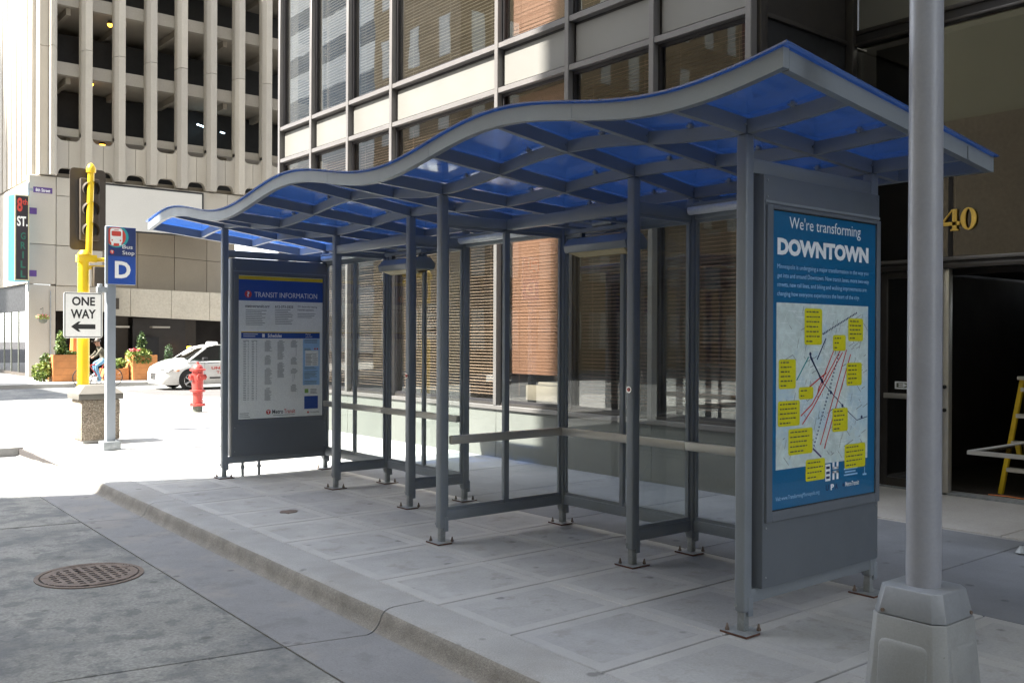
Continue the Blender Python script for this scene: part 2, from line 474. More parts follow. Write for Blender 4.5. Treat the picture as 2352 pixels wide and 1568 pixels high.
def put_text(mb, txt, x0, x1, z0, z1, place, bold=0.0, mi=0, keep=False):
    """letters fitted into the box x0..x1, z0..z1; place(u, v) -> 3-D point"""
    vs, fs = text_mesh(txt, bold)
    if not vs: return
    a0 = min(v[0] for v in vs); a1 = max(v[0] for v in vs); b0 = min(v[1] for v in vs); b1 = max(v[1] for v in vs)
    sx = (x1 - x0) / (a1 - a0); sz = (z1 - z0) / (b1 - b0)
    if keep: sx = sz
    mb.add([place(x0 + (v[0] - a0) * sx, z0 + (v[1] - b0) * sz) for v in vs], fs, mi)

# ================================================================== GROUND
def kx(y, off=0.0):                     # the kerb line runs a touch askew to the shelter
    return -1.045 + 0.021 * y + off

g = MB().box(-260, 260, -200, 320, -0.6, -0.20).build('ground', 'asphalt', kind='structure')
# --- near street: concrete road slabs, gutter, kerb
road = empty('road', (-3, 2, -0.13), kind='structure')
def jy(x, y0):                          # cross joints run skew over the road
    return y0 - 0.19 * (x + 1.4)
cuts = [-16.2, -11.75, -7.3, -2.85, 1.60, 6.05, 10.5, 11.95]
XR = [-12.0, -9.0, -5.4, None]
for i in range(len(cuts) - 1):
    a, b = cuts[i], cuts[i + 1]
    for j in range(3):
        x0 = XR[j]; x1 = XR[j + 1]
        gp = 0.006
        def xe(y): return (kx(y, -0.878) - 0.004) if x1 is None else x1 - gp
        ya0, yb0 = jy(x0, a) + gp, jy(x0, b) - gp
        xx = -1.92 if x1 is None else x1
        ya1, yb1 = jy(xx, a) + gp, jy(xx, b) - gp
        dz = random.uniform(-0.002, 0.002)
        MB().prism([(x0 + gp, ya0), (xe(ya1), ya1), (xe(yb1), yb1), (x0 + gp, yb0)], -0.30, -0.13 + dz).build('road_slab', 'road', road, bev=0.004, seg=1)
MB().box(-12, -1.3, -16.5, 12.6, -0.32, -0.150).build('road_bed', 'joint', road)
kerb = empty('kerb', (-1.2, 2, 0), kind='structure')
# kerb profile, x relative to the slab joint, drawn as one pour with the gutter pan
prof = [(0.0, 0.0), (-0.22, 0.0), (-0.255, -0.004), (-0.285, -0.016), (-0.305, -0.036), (-0.32, -0.075), (-0.335, -0.10), (-0.36, -0.122), (-0.40, -0.132), (-0.87, -0.128), (-0.87, -0.34), (0.0, -0.34)]
for i in range(len(cuts) - 1):
    a, b = cuts[i] - 0.0, cuts[i + 1]
    rings = []
    n = 10
    for k in range(n + 1):
        t = k / n
        ring = []
        for (px_, pz_) in prof:
            yy = a + (b - a) * t
            xx = kx(yy) + px_ - 0.004
            sk = -0.19 * (min(px_, -0.40) + 0.40)
            yj = yy + sk
            if k == 0: yj += 0.006
            if k == n: yj -= 0.006
            dr = 0.004 * math.sin(yy * 7.1 + px_ * 9) if -0.33 < px_ < -0.24 else 0
            ring.append((xx + dr, yj, pz_))
        rings.append(ring)
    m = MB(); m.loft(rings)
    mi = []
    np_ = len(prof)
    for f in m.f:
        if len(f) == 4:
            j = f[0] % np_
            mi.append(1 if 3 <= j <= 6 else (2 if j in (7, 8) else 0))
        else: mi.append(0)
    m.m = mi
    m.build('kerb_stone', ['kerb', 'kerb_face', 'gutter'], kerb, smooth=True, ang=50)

# --- pavement slabs, each with its smooth trowelled edge
pavement = empty('pavement', (0, 3, 0), kind='structure')
def slab(x0, x1, y0, y1, z=0.0, mats=('slab', 'slab_edge'), edge=0.085, xf=None, name='slab', th=0.12):
    gp = 0.0055; gx = 0.0020; g0 = 0.006 if xf else gx
    A = [(x0 if xf is None else xf(y0)) + g0, y0 + gp]
    B_ = [x1 - gx, y0 + gp]; C_ = [x1 - gx, y1 - gp]; D_ = [(x0 if xf is None else xf(y1)) + g0, y1 - gp]
    q = [A, B_, C_, D_]
    tilt = [random.uniform(-0.0012, 0.0012) for _ in range(4)]
    c = (sum(p[0] for p in q) / 4, sum(p[1] for p in q) / 4)
    m = MB()
    top = [(p[0], p[1], z + t) for p, t in zip(q, tilt)]
    inn = []
    for p, t in zip(q, tilt):
        sx = 1 if p[0] < c[0] else -1; sy = 1 if p[1] < c[1] else -1
        inn.append((p[0] + sx * edge, p[1] + sy * edge, z + t - 0.0012))
    bot = [(p[0], p[1], z - th) for p in q]
    lip = [(p[0] + (0.004 if p[0] < c[0] else -0.004), p[1] + (0.004 if p[1] < c[1] else -0.004), z + t) for p, t in zip(q, tilt)]
    low = [(p[0], p[1], z + t - 0.005) for p, t in zip(q, tilt)]
    m.add(inn, [(0, 1, 2, 3)], 0)
    m.add(lip + inn, [(i, (i + 1) % 4, (i + 1) % 4 + 4, i + 4) for i in range(4)], 1)
    m.add(low + lip, [(i, (i + 1) % 4, (i + 1) % 4 + 4, i + 4) for i in range(4)], 1)
    m.add(bot + low, [(i, (i + 1) % 4, (i + 1) % 4 + 4, i + 4) for i in range(4)], 1)
    me = bpy.data.meshes.new(name)
    me.from_pydata(m.v, [], m.f)
    for x in mats: me.materials.append(MT[x])
    for p, i in zip(me.polygons, m.m): p.material_index = i
    o = bpy.data.objects.new(name, me); COL.objects.link(o); o.parent = pavement
    o.location = (0, 0, 0)
    me.transform(Matrix.Translation((0, -3, 0)))
    return o
Y0s = 0.035
rows = [Y0s + 0.7165 * k for k in range(-6, 22)]
for a, b in zip(rows, rows[1:]):
    slab(0, -0.13, a, b, xf=lambda y: kx(y))
    slab(-0.13, 0.62, a, b)
    slab(0.62, 1.36, a, b)
yy = -6.0
k = 0
while yy < 15.0:
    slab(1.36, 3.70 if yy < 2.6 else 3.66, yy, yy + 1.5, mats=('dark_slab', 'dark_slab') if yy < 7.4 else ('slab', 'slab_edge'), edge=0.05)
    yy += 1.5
for a, b in ((-3.2, -1.4), (-1.4, 0.24), (0.24, 2.68)):
    slab(3.70, 5.36, a, b, z=0.012, mats=('light_slab', 'light_slab'), edge=0.05)
MB().box(-1.15, 3.70, -6.5, 16.0, -0.30, -0.030).build('slab_bed', 'joint', pavement)
MB().box(3.66, 12.0, -6.5, 2.66, -0.30, -0.0004).build('floor_bed', 'light_slab', pavement)
# corner beyond the shelter, cross street and the far pavement
corner = MB()
corner.prism([(-9.0, 11.9), (-0.9, 11.9), (3.7, 11.9), (3.7, 13.6), (16, 13.6), (16, 17.6), (1.5, 17.4), (-1.0, 16.9), (-9.0, 16.5)], -0.3, -0.006)
corner.build('corner_pavement', 'light_slab', kind='structure')
MB().box(-60, 80, 10.4, 31.2, -0.28, -0.134).build('cross_street', 'road', kind='structure')
MB().prism([(8.0, 19.6), (16, 18.4), (40, 18.4), (40, 28.5), (5.2, 28.5), (5.2, 26.0)], -0.20, -0.128).build('street_patch', 'asphalt', kind='structure')
for (x0, x1, y0, y1) in ((-3.0, 9.0, 18.3, 18.7), (-3.0, 9.0, 22.3, 22.7), (-9, -3.6, 15.0, 15.4)):
    MB().box(x0, x1, y0, y1, -0.15, -0.122).build('crosswalk_line', 'paint_white', kind='structure')
MB().box(-60, 80, 31.2, 60, -0.3, 0.0).build('far_pavement', 'light_slab', kind='structure')
MB().box(-40, -12.0, -41, 12.4, -0.3, 0.0).build('opposite_pavement', 'light_slab', kind='structure')

# ================================================================== OFFICE BUILDING (own side)
FX = 3.63
office = empty('office_building', (FX, 8, 0), 'office block with light metal window grid, cream panels and blinds behind the bus shelter', 'building')
def P_(mb, name, m, **k): return mb.build(name, m, office, **k)
MULL = [13.44, 12.165, 10.843, 9.472, 6.800, 5.400, 4.001, 2.69]
# base wall: stone blocks with fine joints
ys = [2.69, 4.0, 5.4, 6.81, 8.15, 9.47, 10.84, 12.16, 13.5]
for a, b in zip(ys, ys[1:]):
    P_(MB().box(FX, FX + 0.4, a + 0.003, b - 0.003, -0.05, 0.64), 'base_panel', 'base_wall', bev=0.003, seg=1)
P_(MB().box(FX - 0.03, FX + 0.3, 2.69, 13.5, 0.643, 0.70), 'sill', 'mullion', bev=0.004, seg=1)
P_(MB().box(FX + 0.03, FX + 0.3, 2.69, 13.5, 0.70, 0.735), 'sill_rail', 'dark_bronze')
MZ = [(0.735, 4.88), (5.565, 8.90)]
SP = [(4.965, 5.475), (8.985, 9.5)]
TOP = 9.6
for i, y in enumerate(MULL):
    wd = 0.075
    P_(MB().box(FX - 0.035, FX + 0.16, y - wd / 2, y + wd / 2, 0.70, TOP), 'mullion', 'mullion', bev=0.006, seg=1)
rails = []
for (z0, z1) in ((4.885, 4.955), (5.485, 5.555), (8.905, 8.975), (9.51, 9.58)):
    for a, b in zip(MULL[1:], MULL):
        P_(MB().box(FX - 0.025, FX + 0.15, a + 0.0375, b - 0.0375, z0, z1), 'transom', 'mullion', bev=0.005, seg=1)
for bi, (b, a) in enumerate(zip(MULL, MULL[1:])):
    a2, b2 = a + 0.0375, b - 0.0375
    for (z0, z1) in SP:
        P_(MB().box(FX + 0.055, FX + 0.12, a2 + 0.045, b2 - 0.045, z0 + 0.03, z1 - 0.035), 'spandrel_panel', 'spandrel')
        P_(MB().box(FX + 0.075, FX + 0.13, a2, b2, z0 - 0.01, z1 + 0.01), 'gasket', 'gasket')
    for wi, (z0, z1) in enumerate(MZ):
        fr = MB()
        fr.box(FX + 0.045, FX + 0.12, a2, a2 + 0.035, z0, z1); fr.box(FX + 0.045, FX + 0.12, b2 - 0.035, b2, z0, z1)
        fr.box(FX + 0.045, FX + 0.12, a2 + 0.035, b2 - 0.035, z0, z0 + 0.035); fr.box(FX + 0.045, FX + 0.12, a2 + 0.035, b2 - 0.035, z1 - 0.035, z1)
        fo = P_(fr, 'window_frame', 'gasket')
        P_(MB().box(FX + 0.075, FX + 0.083, a2 + 0.03, b2 - 0.03, z0 + 0.03, z1 - 0.03), 'window', 'win_glass' if wi == 0 else 'win_glass_high')
        # blinds
        sl = MB()
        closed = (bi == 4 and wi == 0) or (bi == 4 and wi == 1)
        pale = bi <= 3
        pitch = 0.043 if wi == 0 else 0.05
        z = z0 + (0.10 if not (bi == 4 and wi == 0) else 0.42)
        zt = z1 - 0.06
        ang = R(83) if closed else (R(8) if bi in (0, 1, 2) else R(14))
        wdt = 0.056 if closed else 0.042
        while z < zt:
            an = ang + random.gauss(0, R(2.5)) + R(5) * math.sin(z * 2.1 + bi * 1.7)
            dx = math.cos(an) * wdt / 2; dz = math.sin(an) * wdt / 2
            xm = FX + 0.175
            jz = random.uniform(-0.0035, 0.0035)
            sl.add([(xm - dx, a2 + 0.06, z - dz + jz), (xm - dx, b2 - 0.06, z - dz - jz), (xm, b2 - 0.06, z + 0.003), (xm, a2 + 0.06, z + 0.003), (xm + dx, b2 - 0.06, z + dz), (xm + dx, a2 + 0.06, z + dz)],
                   [(0, 1, 2, 3), (3, 2, 4, 5)])
            z += pitch
        for f in ((0.12, 0.5, 0.88) if (b - a) > 2 else (0.18, 0.82)):
            yc = a2 + (b2 - a2) * f
            sl.box(FX + 0.168, FX + 0.1695, yc - 0.002, yc + 0.002, z0 + 0.1, zt)
        P_(sl, 'blind', 'blind_closed' if closed else 'blind_pale' if (pale and wi == 1) else 'blind_sunlit' if pale else 'blind', kind='stuff')
        if closed:
            cs = MB()
    # dim room behind
P_(MB().box(FX + 0.9, FX + 1.0, 2.8, 13.3, 0.0, TOP), 'room_wall', 'dark_room')
P_(MB().box(FX + 0.2, FX + 0.95, 2.8, 13.3, 5.0, 5.3), 'room_floor', 'dark_room')
P_(MB().box(FX + 0.42, FX + 0.95, 2.8, 13.3, -0.1, 0.4), 'room_floor', 'dark_room')
# a desk and papers stand inside the closed-blind window, seen under its raised blind
P_(MB().box(FX + 0.22, FX + 0.60, 5.75, 6.45, 0.78, 0.98).box(FX + 0.22, FX + 0.42, 5.75, 6.2, 0.985, 1.03), 'desk_box', 'blind_pale', bev=0.01)
# storeys above the frame
up_ = MB(); gl_ = MB()
for f in range(8):
    z0 = 9.6 + f * 3.7
    up_.box(FX, FX + 0.5, -3.2, 13.5, z0, z0 + 1.1)
    gl_.box(FX + 0.1, FX + 0.4, -3.2, 13.5, z0 + 1.1, z0 + 3.7)
P_(up_, 'spandrel_band', 'spandrel'); P_(gl_, 'window_band', 'far_glass')
P_(MB().box(FX + 0.5, 40, -3.2, 13.44, 9.6, 39.0), 'upper_storeys', 'spandrel')
P_(MB().box(4.6, 40, 2.8, 13.4, -0.1, 9.6), 'core', 'dark_room')
# return wall of the entrance recess
EX = 5.40
P_(MB().box(FX + 0.17, EX + 0.3, 2.66, 2.74, 0.0, 4.88), 'return_wall', 'black')
P_(MB().box(FX + 0.17, EX + 0.3, 2.655, 2.74, 4.93, 9.6), 'return_panel', 'dark_bronze')
P_(MB().box(FX + 0.16, EX + 0.3, 2.62, 2.75, 4.88, 4.925), 'return_rail', 'dark_bronze', bev=0.004)
P_(MB().box(FX + 0.06, FX + 0.17, 2.60, 2.652, 0.0, 9.6), 'corner_post', 'dark_bronze', bev=0.004)
P_(MB().box(EX - 0.10, EX, 2.56, 2.65, 0.0, 9.6), 'corner_post', 'dark_bronze', bev=0.004)
# entrance wall: upper panels, transoms, reflective glass, gilt number, doors
P_(MB().box(EX + 0.03, EX + 0.12, -3.2, 2.56, 5.03, 9.6), 'entrance_panel', 'spandrel')
P_(MB().box(EX - 0.05, EX + 0.1, -3.2, 2.56, 4.985, 5.03), 'transom', 'dark_bronze', bev=0.004)
P_(MB().box(EX - 0.03, EX + 0.1, -3.2, 2.56, 4.89, 4.985), 'transom', 'gasket')
P_(MB().box(EX - 0.06, EX + 0.1, -3.2, 2.56, 4.855, 4.888), 'transom', 'dark_bronze', bev=0.004)
P_(MB().box(EX, EX + 0.012, -3.2, 2.56, 2.45, 4.855), 'entrance_glass', 'bronze_glass')
P_(MB().box(EX + 0.4, EX + 0.5, -3.2, 2.56, 2.30, 4.9), 'lobby_wall', 'dark_room')
P_(MB().box(EX - 0.07, EX + 0.08, -3.2, 2.56, 2.415, 2.45), 'transom', 'mullion', bev=0.004)
P_(MB().box(EX - 0.05, EX + 0.08, -3.2, 2.56, 2.385, 2.413), 'transom', 'gasket')
P_(MB().box(EX - 0.07, EX + 0.08, -3.2, 2.56, 2.335, 2.383), 'transom', 'dark_bronze', bev=0.004)
P_(MB().box(EX - 0.01, EX + 0.06, 1.475, 1.52, 2.45, 3.4), 'mullion', 'gasket')
# glazed door leaf with its frame, EXIT plate and push bar
df = MB()
df.box(EX - 0.02, EX + 0.03, 2.18, 2.24, 0.02, 2.33); df.box(EX - 0.02, EX + 0.03, 1.56, 1.60, 0.02, 2.33)
df.box(EX - 0.02, EX + 0.03, 1.60, 2.18, 0.02, 0.12); df.box(EX - 0.02, EX + 0.03, 1.60, 2.18, 2.26, 2.33)
door = P_(df, 'door', 'dark_bronze', bev=0.003, seg=1)
MB().box(EX, EX + 0.01, 1.60, 2.18, 0.12, 2.26).build('door_glass', 'bronze_glass', door)
MB().box(EX - 0.07, EX - 0.04, 1.60, 2.19, 0.975, 1.03).build('push_bar', 'alu', door, bev=0.006)
MB().box(EX - 0.012, EX - 0.004, 1.66, 2.09, 1.075, 1.155).build('exit_plate', 'p_white', door)
m = MB(); put_text(m, 'EXIT', 1.72, 2.07, 1.09, 1.14, lambda u, v: (EX - 0.014, 3.79 - u, v), bold=0.02)
m.build('lettering', 'hydrant_dark', door)
P_(MB().box(EX - 0.03, EX + 0.05, 1.497, 1.558, 0.0, 2.335), 'door_post', 'alu', bev=0.004)
P_(MB().box(EX + 0.0, EX + 0.06, 2.242, 2.30, 0.0, 2.335), 'door_post', 'dark_bronze')
P_(MB().box(EX + 0.0, EX + 0.06, 2.30, 2.56, 0.0, 2.335), 'side_panel', 'black')
for z in (1.12, 0.88):
    P_(MB().cyl((EX - 0.04, 1.53, z), (EX - 0.055, 1.53, z), 0.02, n=10), 'hinge', 'black')
P_(MB().box(10.5, 10.6, -3.2, 2.6, 0, 2.4), 'lobby_back', 'dark_room')
P_(MB().box(EX + 0.1, 10.5, 2.5, 2.6, 0, 2.4), 'lobby_side', 'dark_room')
P_(MB().box(EX + 0.1, 10.5, -3.2, 2.6, 2.45, 2.6), 'lobby_ceiling', 'dark_room')
P_(MB().box(EX + 0.35, 10.5, -3.2, 2.5, 0.0, 0.008), 'lobby_floor', 'dark_room')
P_(MB().box(EX - 0.03, EX + 0.12, -3.2, 2.56, 0.005, 0.03), 'threshold', 'galv')
# the building goes on past the recess, outside the frame
P_(MB().box(FX, 12, -30, -3.2, 0, 39), 'south_wing', 'spandrel')
# number 40 in gilt serif figures on the entrance glass (mesh figures facing the street)
def ring(cx, cz, ro, ri, n=28):
    o_ = [(cx + ro[0] * math.cos(2 * math.pi * i / n), cz + ro[1] * math.sin(2 * math.pi * i / n)) for i in range(n)]
    i_ = [(cx + ri[0] * math.cos(2 * math.pi * i / n), cz + ri[1] * math.sin(2 * math.pi * i / n)) for i in range(n)]
    return o_, i_
num = MB()
def fy(u): return 1.56 - u            # u grows to the reader's right
o_, i_ = ring(0.255, 2.832, (0.079, 0.113), (0.032, 0.100))
n = len(o_)
for xx in (EX - 0.030, EX - 0.012):
    num.add([(xx, fy(p[0]), p[1]) for p in o_ + i_], [(k, (k + 1) % n, (k + 1) % n + n, k + n) for k in range(n)])
num.add([(EX - 0.030, fy(p[0]), p[1]) for p in o_] + [(EX - 0.012, fy(p[0]), p[1]) for p in o_], [(k, (k + 1) % n, (k + 1) % n + n, k + n) for k in range(n)])
P_(num, 'numeral', 'gold')
num = MB()
for poly in ([(0.075, 2.720), (0.150, 2.720), (0.150, 2.734), (0.135, 2.740), (0.135, 2.940), (0.092, 2.940), (0.092, 2.740), (0.075, 2.734)],
             [(-0.02, 2.775), (0.165, 2.775), (0.165, 2.812), (-0.02, 2.812)],
             [(-0.02, 2.812), (0.002, 2.812), (0.098, 2.940), (0.088, 2.940)]):
    num.add([(EX - 0.032, fy(u), v) for u, v in poly] + [(EX - 0.012, fy(u), v) for u, v in poly],
            [tuple(range(len(poly)))] + [(k, (k + 1) % len(poly), (k + 1) % len(poly) + len(poly), k + len(poly)) for k in range(len(poly))])
P_(num, 'numeral', 'gold')
num = MB()
o_, i_ = ring(-0.13, 2.832, (0.079, 0.113), (0.032, 0.100))
for xx in (EX - 0.030, EX - 0.012):
    num.add([(xx, fy(p[0]), p[1]) for p in o_ + i_], [(k, (k + 1) % n, (k + 1) % n + n, k + n) for k in range(n)])

# ================================================================== BUILDINGS ACROSS THE STREET (seen in the glass, casting the shade; some added for the light)
def tower(name, label, x0, x1, y0, y1, h, wall, pane, fl=3.6, bay=2.6, win=(0.5, 0.6), face='E', extra=None):
    t = empty(name, ((x0 + x1) / 2, (y0 + y1) / 2, 0), label, 'building')
    MB().box(x0, x1, y0, y1, 0, h).build('wall', wall, t)
    k = MB()
    nf = int(h / fl)
    for f in range(nf):
        z0 = f * fl + fl * (1 - win[1]) / 2 + 0.3
        z1 = z0 + fl * win[1]
        if face in ('E', 'ES'):
            nb = int((y1 - y0) / bay)
            for b in range(nb):
                c = y0 + (b + 0.5) * (y1 - y0) / nb
                hw = (y1 - y0) / nb * win[0] / 2
                k.box(x1 - 0.05, x1 + 0.03, c - hw, c + hw, z0, z1)
        nb = int((x1 - x0) / bay)
        for b in range(nb):
            c = x0 + (b + 0.5) * (x1 - x0) / nb
            hw = (x1 - x0) / nb * win[0] / 2
            k.box(c - hw, c + hw, y0 - 0.03, y0 + 0.05, z0, z1)
            k.box(c - hw, c + hw, y1 - 0.05, y1 + 0.03, z0, z1)
    k.build('window', pane, t, kind='stuff')
    return t
opp = tower('stone_building', 'tan stone block with small windows opposite the shelter', -34, -13.2, -40, 12.25, 46, 'stone_gold', 'far_glass', bay=4.2, win=(0.22, 0.36), face='S')
for wy in range(-38, 4, 4):
    for wz in range(10, 44, 4):
        MB().box(-13.25, -13.17, wy, wy + 1.1, wz, wz + 1.8).build('window', 'far_glass', opp)
MB().box(-34.05, -13.12, -40.05, 12.255, 0, 8.2).build('ground_storeys', 'brick', opp)
tower('brick_building', 'tan brick block with tall windows beyond the cross street', -34, -13.5, 31.5, 39, 21, 'brick', 'band_white', fl=3.4, bay=2.0, win=(0.35, 0.55))
tower('brick_building', 'unseen dark brick block added to darken the window reflections', -75, -44, -25, 60, 30, 'brick_dark', 'far_glass', bay=4, win=(0.3, 0.4))  # unseen block, added so the windows reflect something dark
tower('banded_tower', 'white banded glass tower far up the street', -60, -40, 66, 150, 90, 'band_white', 'far_glass', fl=5.2, bay=21, win=(0.96, 0.42))
tower('stone_building', 'unseen stone block in the south, kept low to let light in', -40, -13.2, -95, -48, 16, 'stone_gold', 'far_glass', win=(0.4, 0.5))  # unseen block, kept low so southern sky lights the shelter
tower('bounce_tower', 'unseen pale tower added in the south to bounce sunlight', 4.0, 34, -95, -48, 34, 'band_white', 'far_glass', fl=3.6, bay=15, win=(0.9, 0.4))  # unseen tower, added to bounce sunlight onto the shelter's south-facing sides
MB().box(-11.9, 60, -200, -6.6, -0.3, -0.135).build('south_street', 'road', kind='structure')

# ================================================================== PARKING GARAGE ACROSS THE CROSS STREET
GY = 37.2
garage = empty('parking_garage', (9, GY, 0), 'beige concrete parking garage with vertical ribs and open decks', 'building')
def G_(mb, name, m, **k): return mb.build(name, m, garage, **k)
def rib_poly(c, w=0.42, d=0.26, y=GY):
    return [(c - w / 2, y), (c - w / 2 + 0.10, y - d), (c + w / 2 - 0.06, y - d), (c + w / 2, y), (c + w / 2, y + 0.35), (c - w / 2, y + 0.35)]
RX = [6.48 + 1.285 * k for k in range(0, 12)]
for c in RX:
    for z0, z1 in ((7.95, 13.05), (13.07, 22.0)):
        G_(MB().prism(rib_poly(c), z0, z1), 'rib', 'precast')
# corner pier and its side column
for z0, z1 in ((7.95, 12.96), (12.98, 22)):
    G_(MB().prism([(4.72, GY - 0.1), (5.04, GY - 0.1), (5.04, GY + 0.4), (4.72, GY + 0.4)], z0, z1), 'corner_pier', 'precast')
    G_(MB().prism([(5.05, GY - 0.42), (5.18, GY - 0.42), (5.36, GY - 0.05), (5.36, GY + 0.4), (5.05, GY + 0.4)], z0, z1), 'rib', 'precast')
# low wall under the openings, with rounded sill corners, panel joint and a rounded cut-out at the foot
def arc(cx, cz, r, a0, a1, n=6):
    return [(cx + r * math.cos(R(a0 + (a1 - a0) * i / n)), cz + r * math.sin(R(a0 + (a1 - a0) * i / n))) for i in range(n + 1)]
edges = [5.36] + [c for c in RX]
for i, c in enumerate([5.42] + RX[:-1]):
    x0 = 5.36 if i == 0 else c + 0.215
    x1 = RX[0] - 0.215 if i == 0 else RX[i] - 0.215 if i < len(RX) else x0 + 0.8
    xm = (x0 + x1) / 2
    for (xa, xb, s_) in ((x0, xm - 0.008, 1), (xm + 0.008, x1, -1)):
        r = 0.24
        # right or left half of the panel: full height at the rib, cut corners at sill and foot
        if s_ == 1:
            poly = [(xa, 7.95), (xa, 7.97)] + [(xa, 9.75)] + arc(xa + r, 9.62, r, 180, 270)[0:] + [(xb, 9.38), (xb, 8.30)] + arc(xa + r + 0.05, 8.07, 0.23, 90, 180)
        else:
            poly = [(xb, 7.97), (xb, 9.75)] + arc(xb - r, 9.62, r, 0, -90) + [(xa, 9.38), (xa, 8.30)] + arc(xb - r - 0.05, 8.07, 0.23, 90, 0)
        G_(MB().prism(poly, GY + 0.0, GY + 0.26, 'y'), 'sill_panel', 'precast')
    # deck edge beams seen between the ribs, soffit, dark interior
for z in (9.62, 12.05, 14.85, 17.6):
    G_(MB().box(5.3, 20.5, GY + 0.45, GY + 0.75, z + 0.05 if z > 10 else 9.66, z + 0.56 if z > 10 else 9.98), 'deck_edge', 'precast')
    G_(MB().box(5.3, 20.5, GY + 0.75, GY + 6.2, z + 0.1, z + 0.4), 'deck', 'soffit')
    for xx in (6.0, 8.2, 10.4, 12.6, 14.8, 17):
        G_(MB().box(xx - 0.09, xx + 0.09, GY + 0.9, GY + 5.8, z - 0.18, z + 0.095), 'deck_beam', 'soffit')
    G_(MB().box(5.3, 20.5, GY + 3.1, GY + 3.2, z + 0.41, z + 2.45), 'inner_wall', 'black')  # black plane stands in for the deep shade inside the deck
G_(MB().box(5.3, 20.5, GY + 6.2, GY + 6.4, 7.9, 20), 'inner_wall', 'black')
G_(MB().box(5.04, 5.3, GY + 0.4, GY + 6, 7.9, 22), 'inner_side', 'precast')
G_(MB().box(4.4, 20.5, GY + 0.3, GY + 0.5, 20.0, 40.0), 'upper_wall', 'precast')
G_(MB().box(5.3, 20.5, GY + 0.46, GY + 0.56, 7.93, 8.13), 'curb_beam', 'soffit')
# amber lamps under the decks
def glamp(x, z, y=GY + 1.2):
    l = G_(MB().lathe([(0.02, z + 0.16), (0.10, z + 0.14), (0.13, z + 0.05), (0.13, z + 0.02)], x, y, n=12), 'deck_lamp', 'visor', smooth=True)
    MB().lathe([(0.12, z + 0.018), (0.10, z - 0.04), (0.05, z - 0.10)], x, y, n=12).build('lamp_glow', 'amber', l, smooth=True)
glamp(7.72, 14.72); glamp(6.95, 12.08); glamp(7.42, 9.62)
G_(MB().cyl((11.9, GY + 2.4, 11.35), (12.35, GY + 2.4, 11.25), 0.035, n=8).cyl((13.0, GY + 2.4, 11.15), (13.2, GY + 2.4, 11.12), 0.03, n=8), 'strip_lamp', 'coolglow')
# sunlit west side: deep white ribs running back
for k in range(26):
    y = GY + 0.55 + k * 0.93
    G_(MB().box(4.58, 4.72, y, y + 0.70, 7.9, 22.0), 'side_rib', 'precast', bev=0.01, seg=1)
G_(MB().box(4.72, 5.02, GY + 0.4, GY + 25, 7.7, 22), 'side_wall', 'precast')
# podium
pod = [(4.36, 5.34, 3.66, 5.20), (4.36, 5.34, 5.22, 7.90), (5.36, 7.1, 3.62, 5.19), (5.36, 7.1, 5.21, 7.16), (5.36, 7.1, 7.18, 7.90)]
for x0, x1, z0, z1 in pod:
    G_(MB().box(x0, x1, GY, GY + 0.4, z0, z1), 'precast_panel', 'precast', bev=0.015, seg=1)
for k in range(5):
    x0 = 7.12 + k * 1.75
    G_(MB().box(x0, x0 + 1.735, GY, GY + 0.4, 7.16, 7.90), 'precast_panel', 'precast', bev=0.012, seg=1)
    G_(MB().box(x0, x0 + 1.735, GY, GY + 0.4, 6.02, 7.145), 'precast_panel', 'precast', bev=0.012, seg=1)
G_(MB().box(4.36, 5.13, GY, GY + 0.5, 0.0, 3.635), 'corner_column', 'precast', bev=0.02)
G_(MB().box(5.135, 5.34, GY + 0.04, GY + 0.5, 0.0, 3.60), 'corner_column', 'precast')
G_(MB().box(4.40, 4.80, GY + 0.5, GY + 4.5, 3.70, 7.7), 'side_podium', 'precast')
G_(MB().box(4.42, 4.80, GY + 4.52, GY + 24, 3.70, 7.7), 'side_podium', 'precast')
G_(MB().cyl((5.15, GY - 0.02, 0.95), (5.15, GY - 0.02, 3.4), 0.018, n=6).box(5.12, 5.18, GY - 0.05, GY, 0.85, 1.0), 'conduit', 'galv')
G_(MB().box(4.86, 4.90, GY - 0.02, GY + 0.0, 9.9, 10.15), 'wall_tag', 'visor')
# recessed ramp wall in panels (curved) and the bright rough parapet in front of it
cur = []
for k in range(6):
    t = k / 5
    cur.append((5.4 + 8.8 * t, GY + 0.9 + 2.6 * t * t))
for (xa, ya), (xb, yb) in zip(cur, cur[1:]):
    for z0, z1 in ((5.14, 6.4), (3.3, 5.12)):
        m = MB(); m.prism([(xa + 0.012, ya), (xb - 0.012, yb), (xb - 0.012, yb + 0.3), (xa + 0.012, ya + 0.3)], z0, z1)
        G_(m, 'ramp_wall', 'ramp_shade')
pp = [(7.55, 38.0), (8.35, 37.6), (9.75, 36.72), (11.1, 35.95), (13.2, 34.9), (15.5, 34.1)]
for (xa, ya), (xb, yb) in zip(pp, pp[1:]):
    t0 = 3.66 - 0.05 * (xa - 7.5); t1 = 3.66 - 0.05 * (xb - 7.5); b0 = 2.50 - 0.055 * (xa - 7.5); b1 = 2.50 - 0.055 * (xb - 7.5)
    m = MB()
    xb2 = xb - 0.02
    m.add([(xa, ya, b0), (xb2, yb, b1), (xb2, yb + 0.3, b1), (xa, ya + 0.3, b0), (xa, ya, t0), (xb2, yb, t1), (xb2, yb + 0.3, t1), (xa, ya + 0.3, t0)],
          [(0, 3, 2, 1), (4, 5, 6, 7), (0, 1, 5, 4), (1, 2, 6, 5), (2, 3, 7, 6), (3, 0, 4, 7)])
    G_(m, 'ramp_parapet', 'rough_precast')
G_(MB().box(7.2, 18, GY + 0.6, GY + 4.5, 2.75, 3.2), 'ramp_deck', 'visor')
G_(MB().box(5.36, 7.55, GY + 0.05, GY + 0.5, 2.62, 3.60), 'lintel', 'precast')
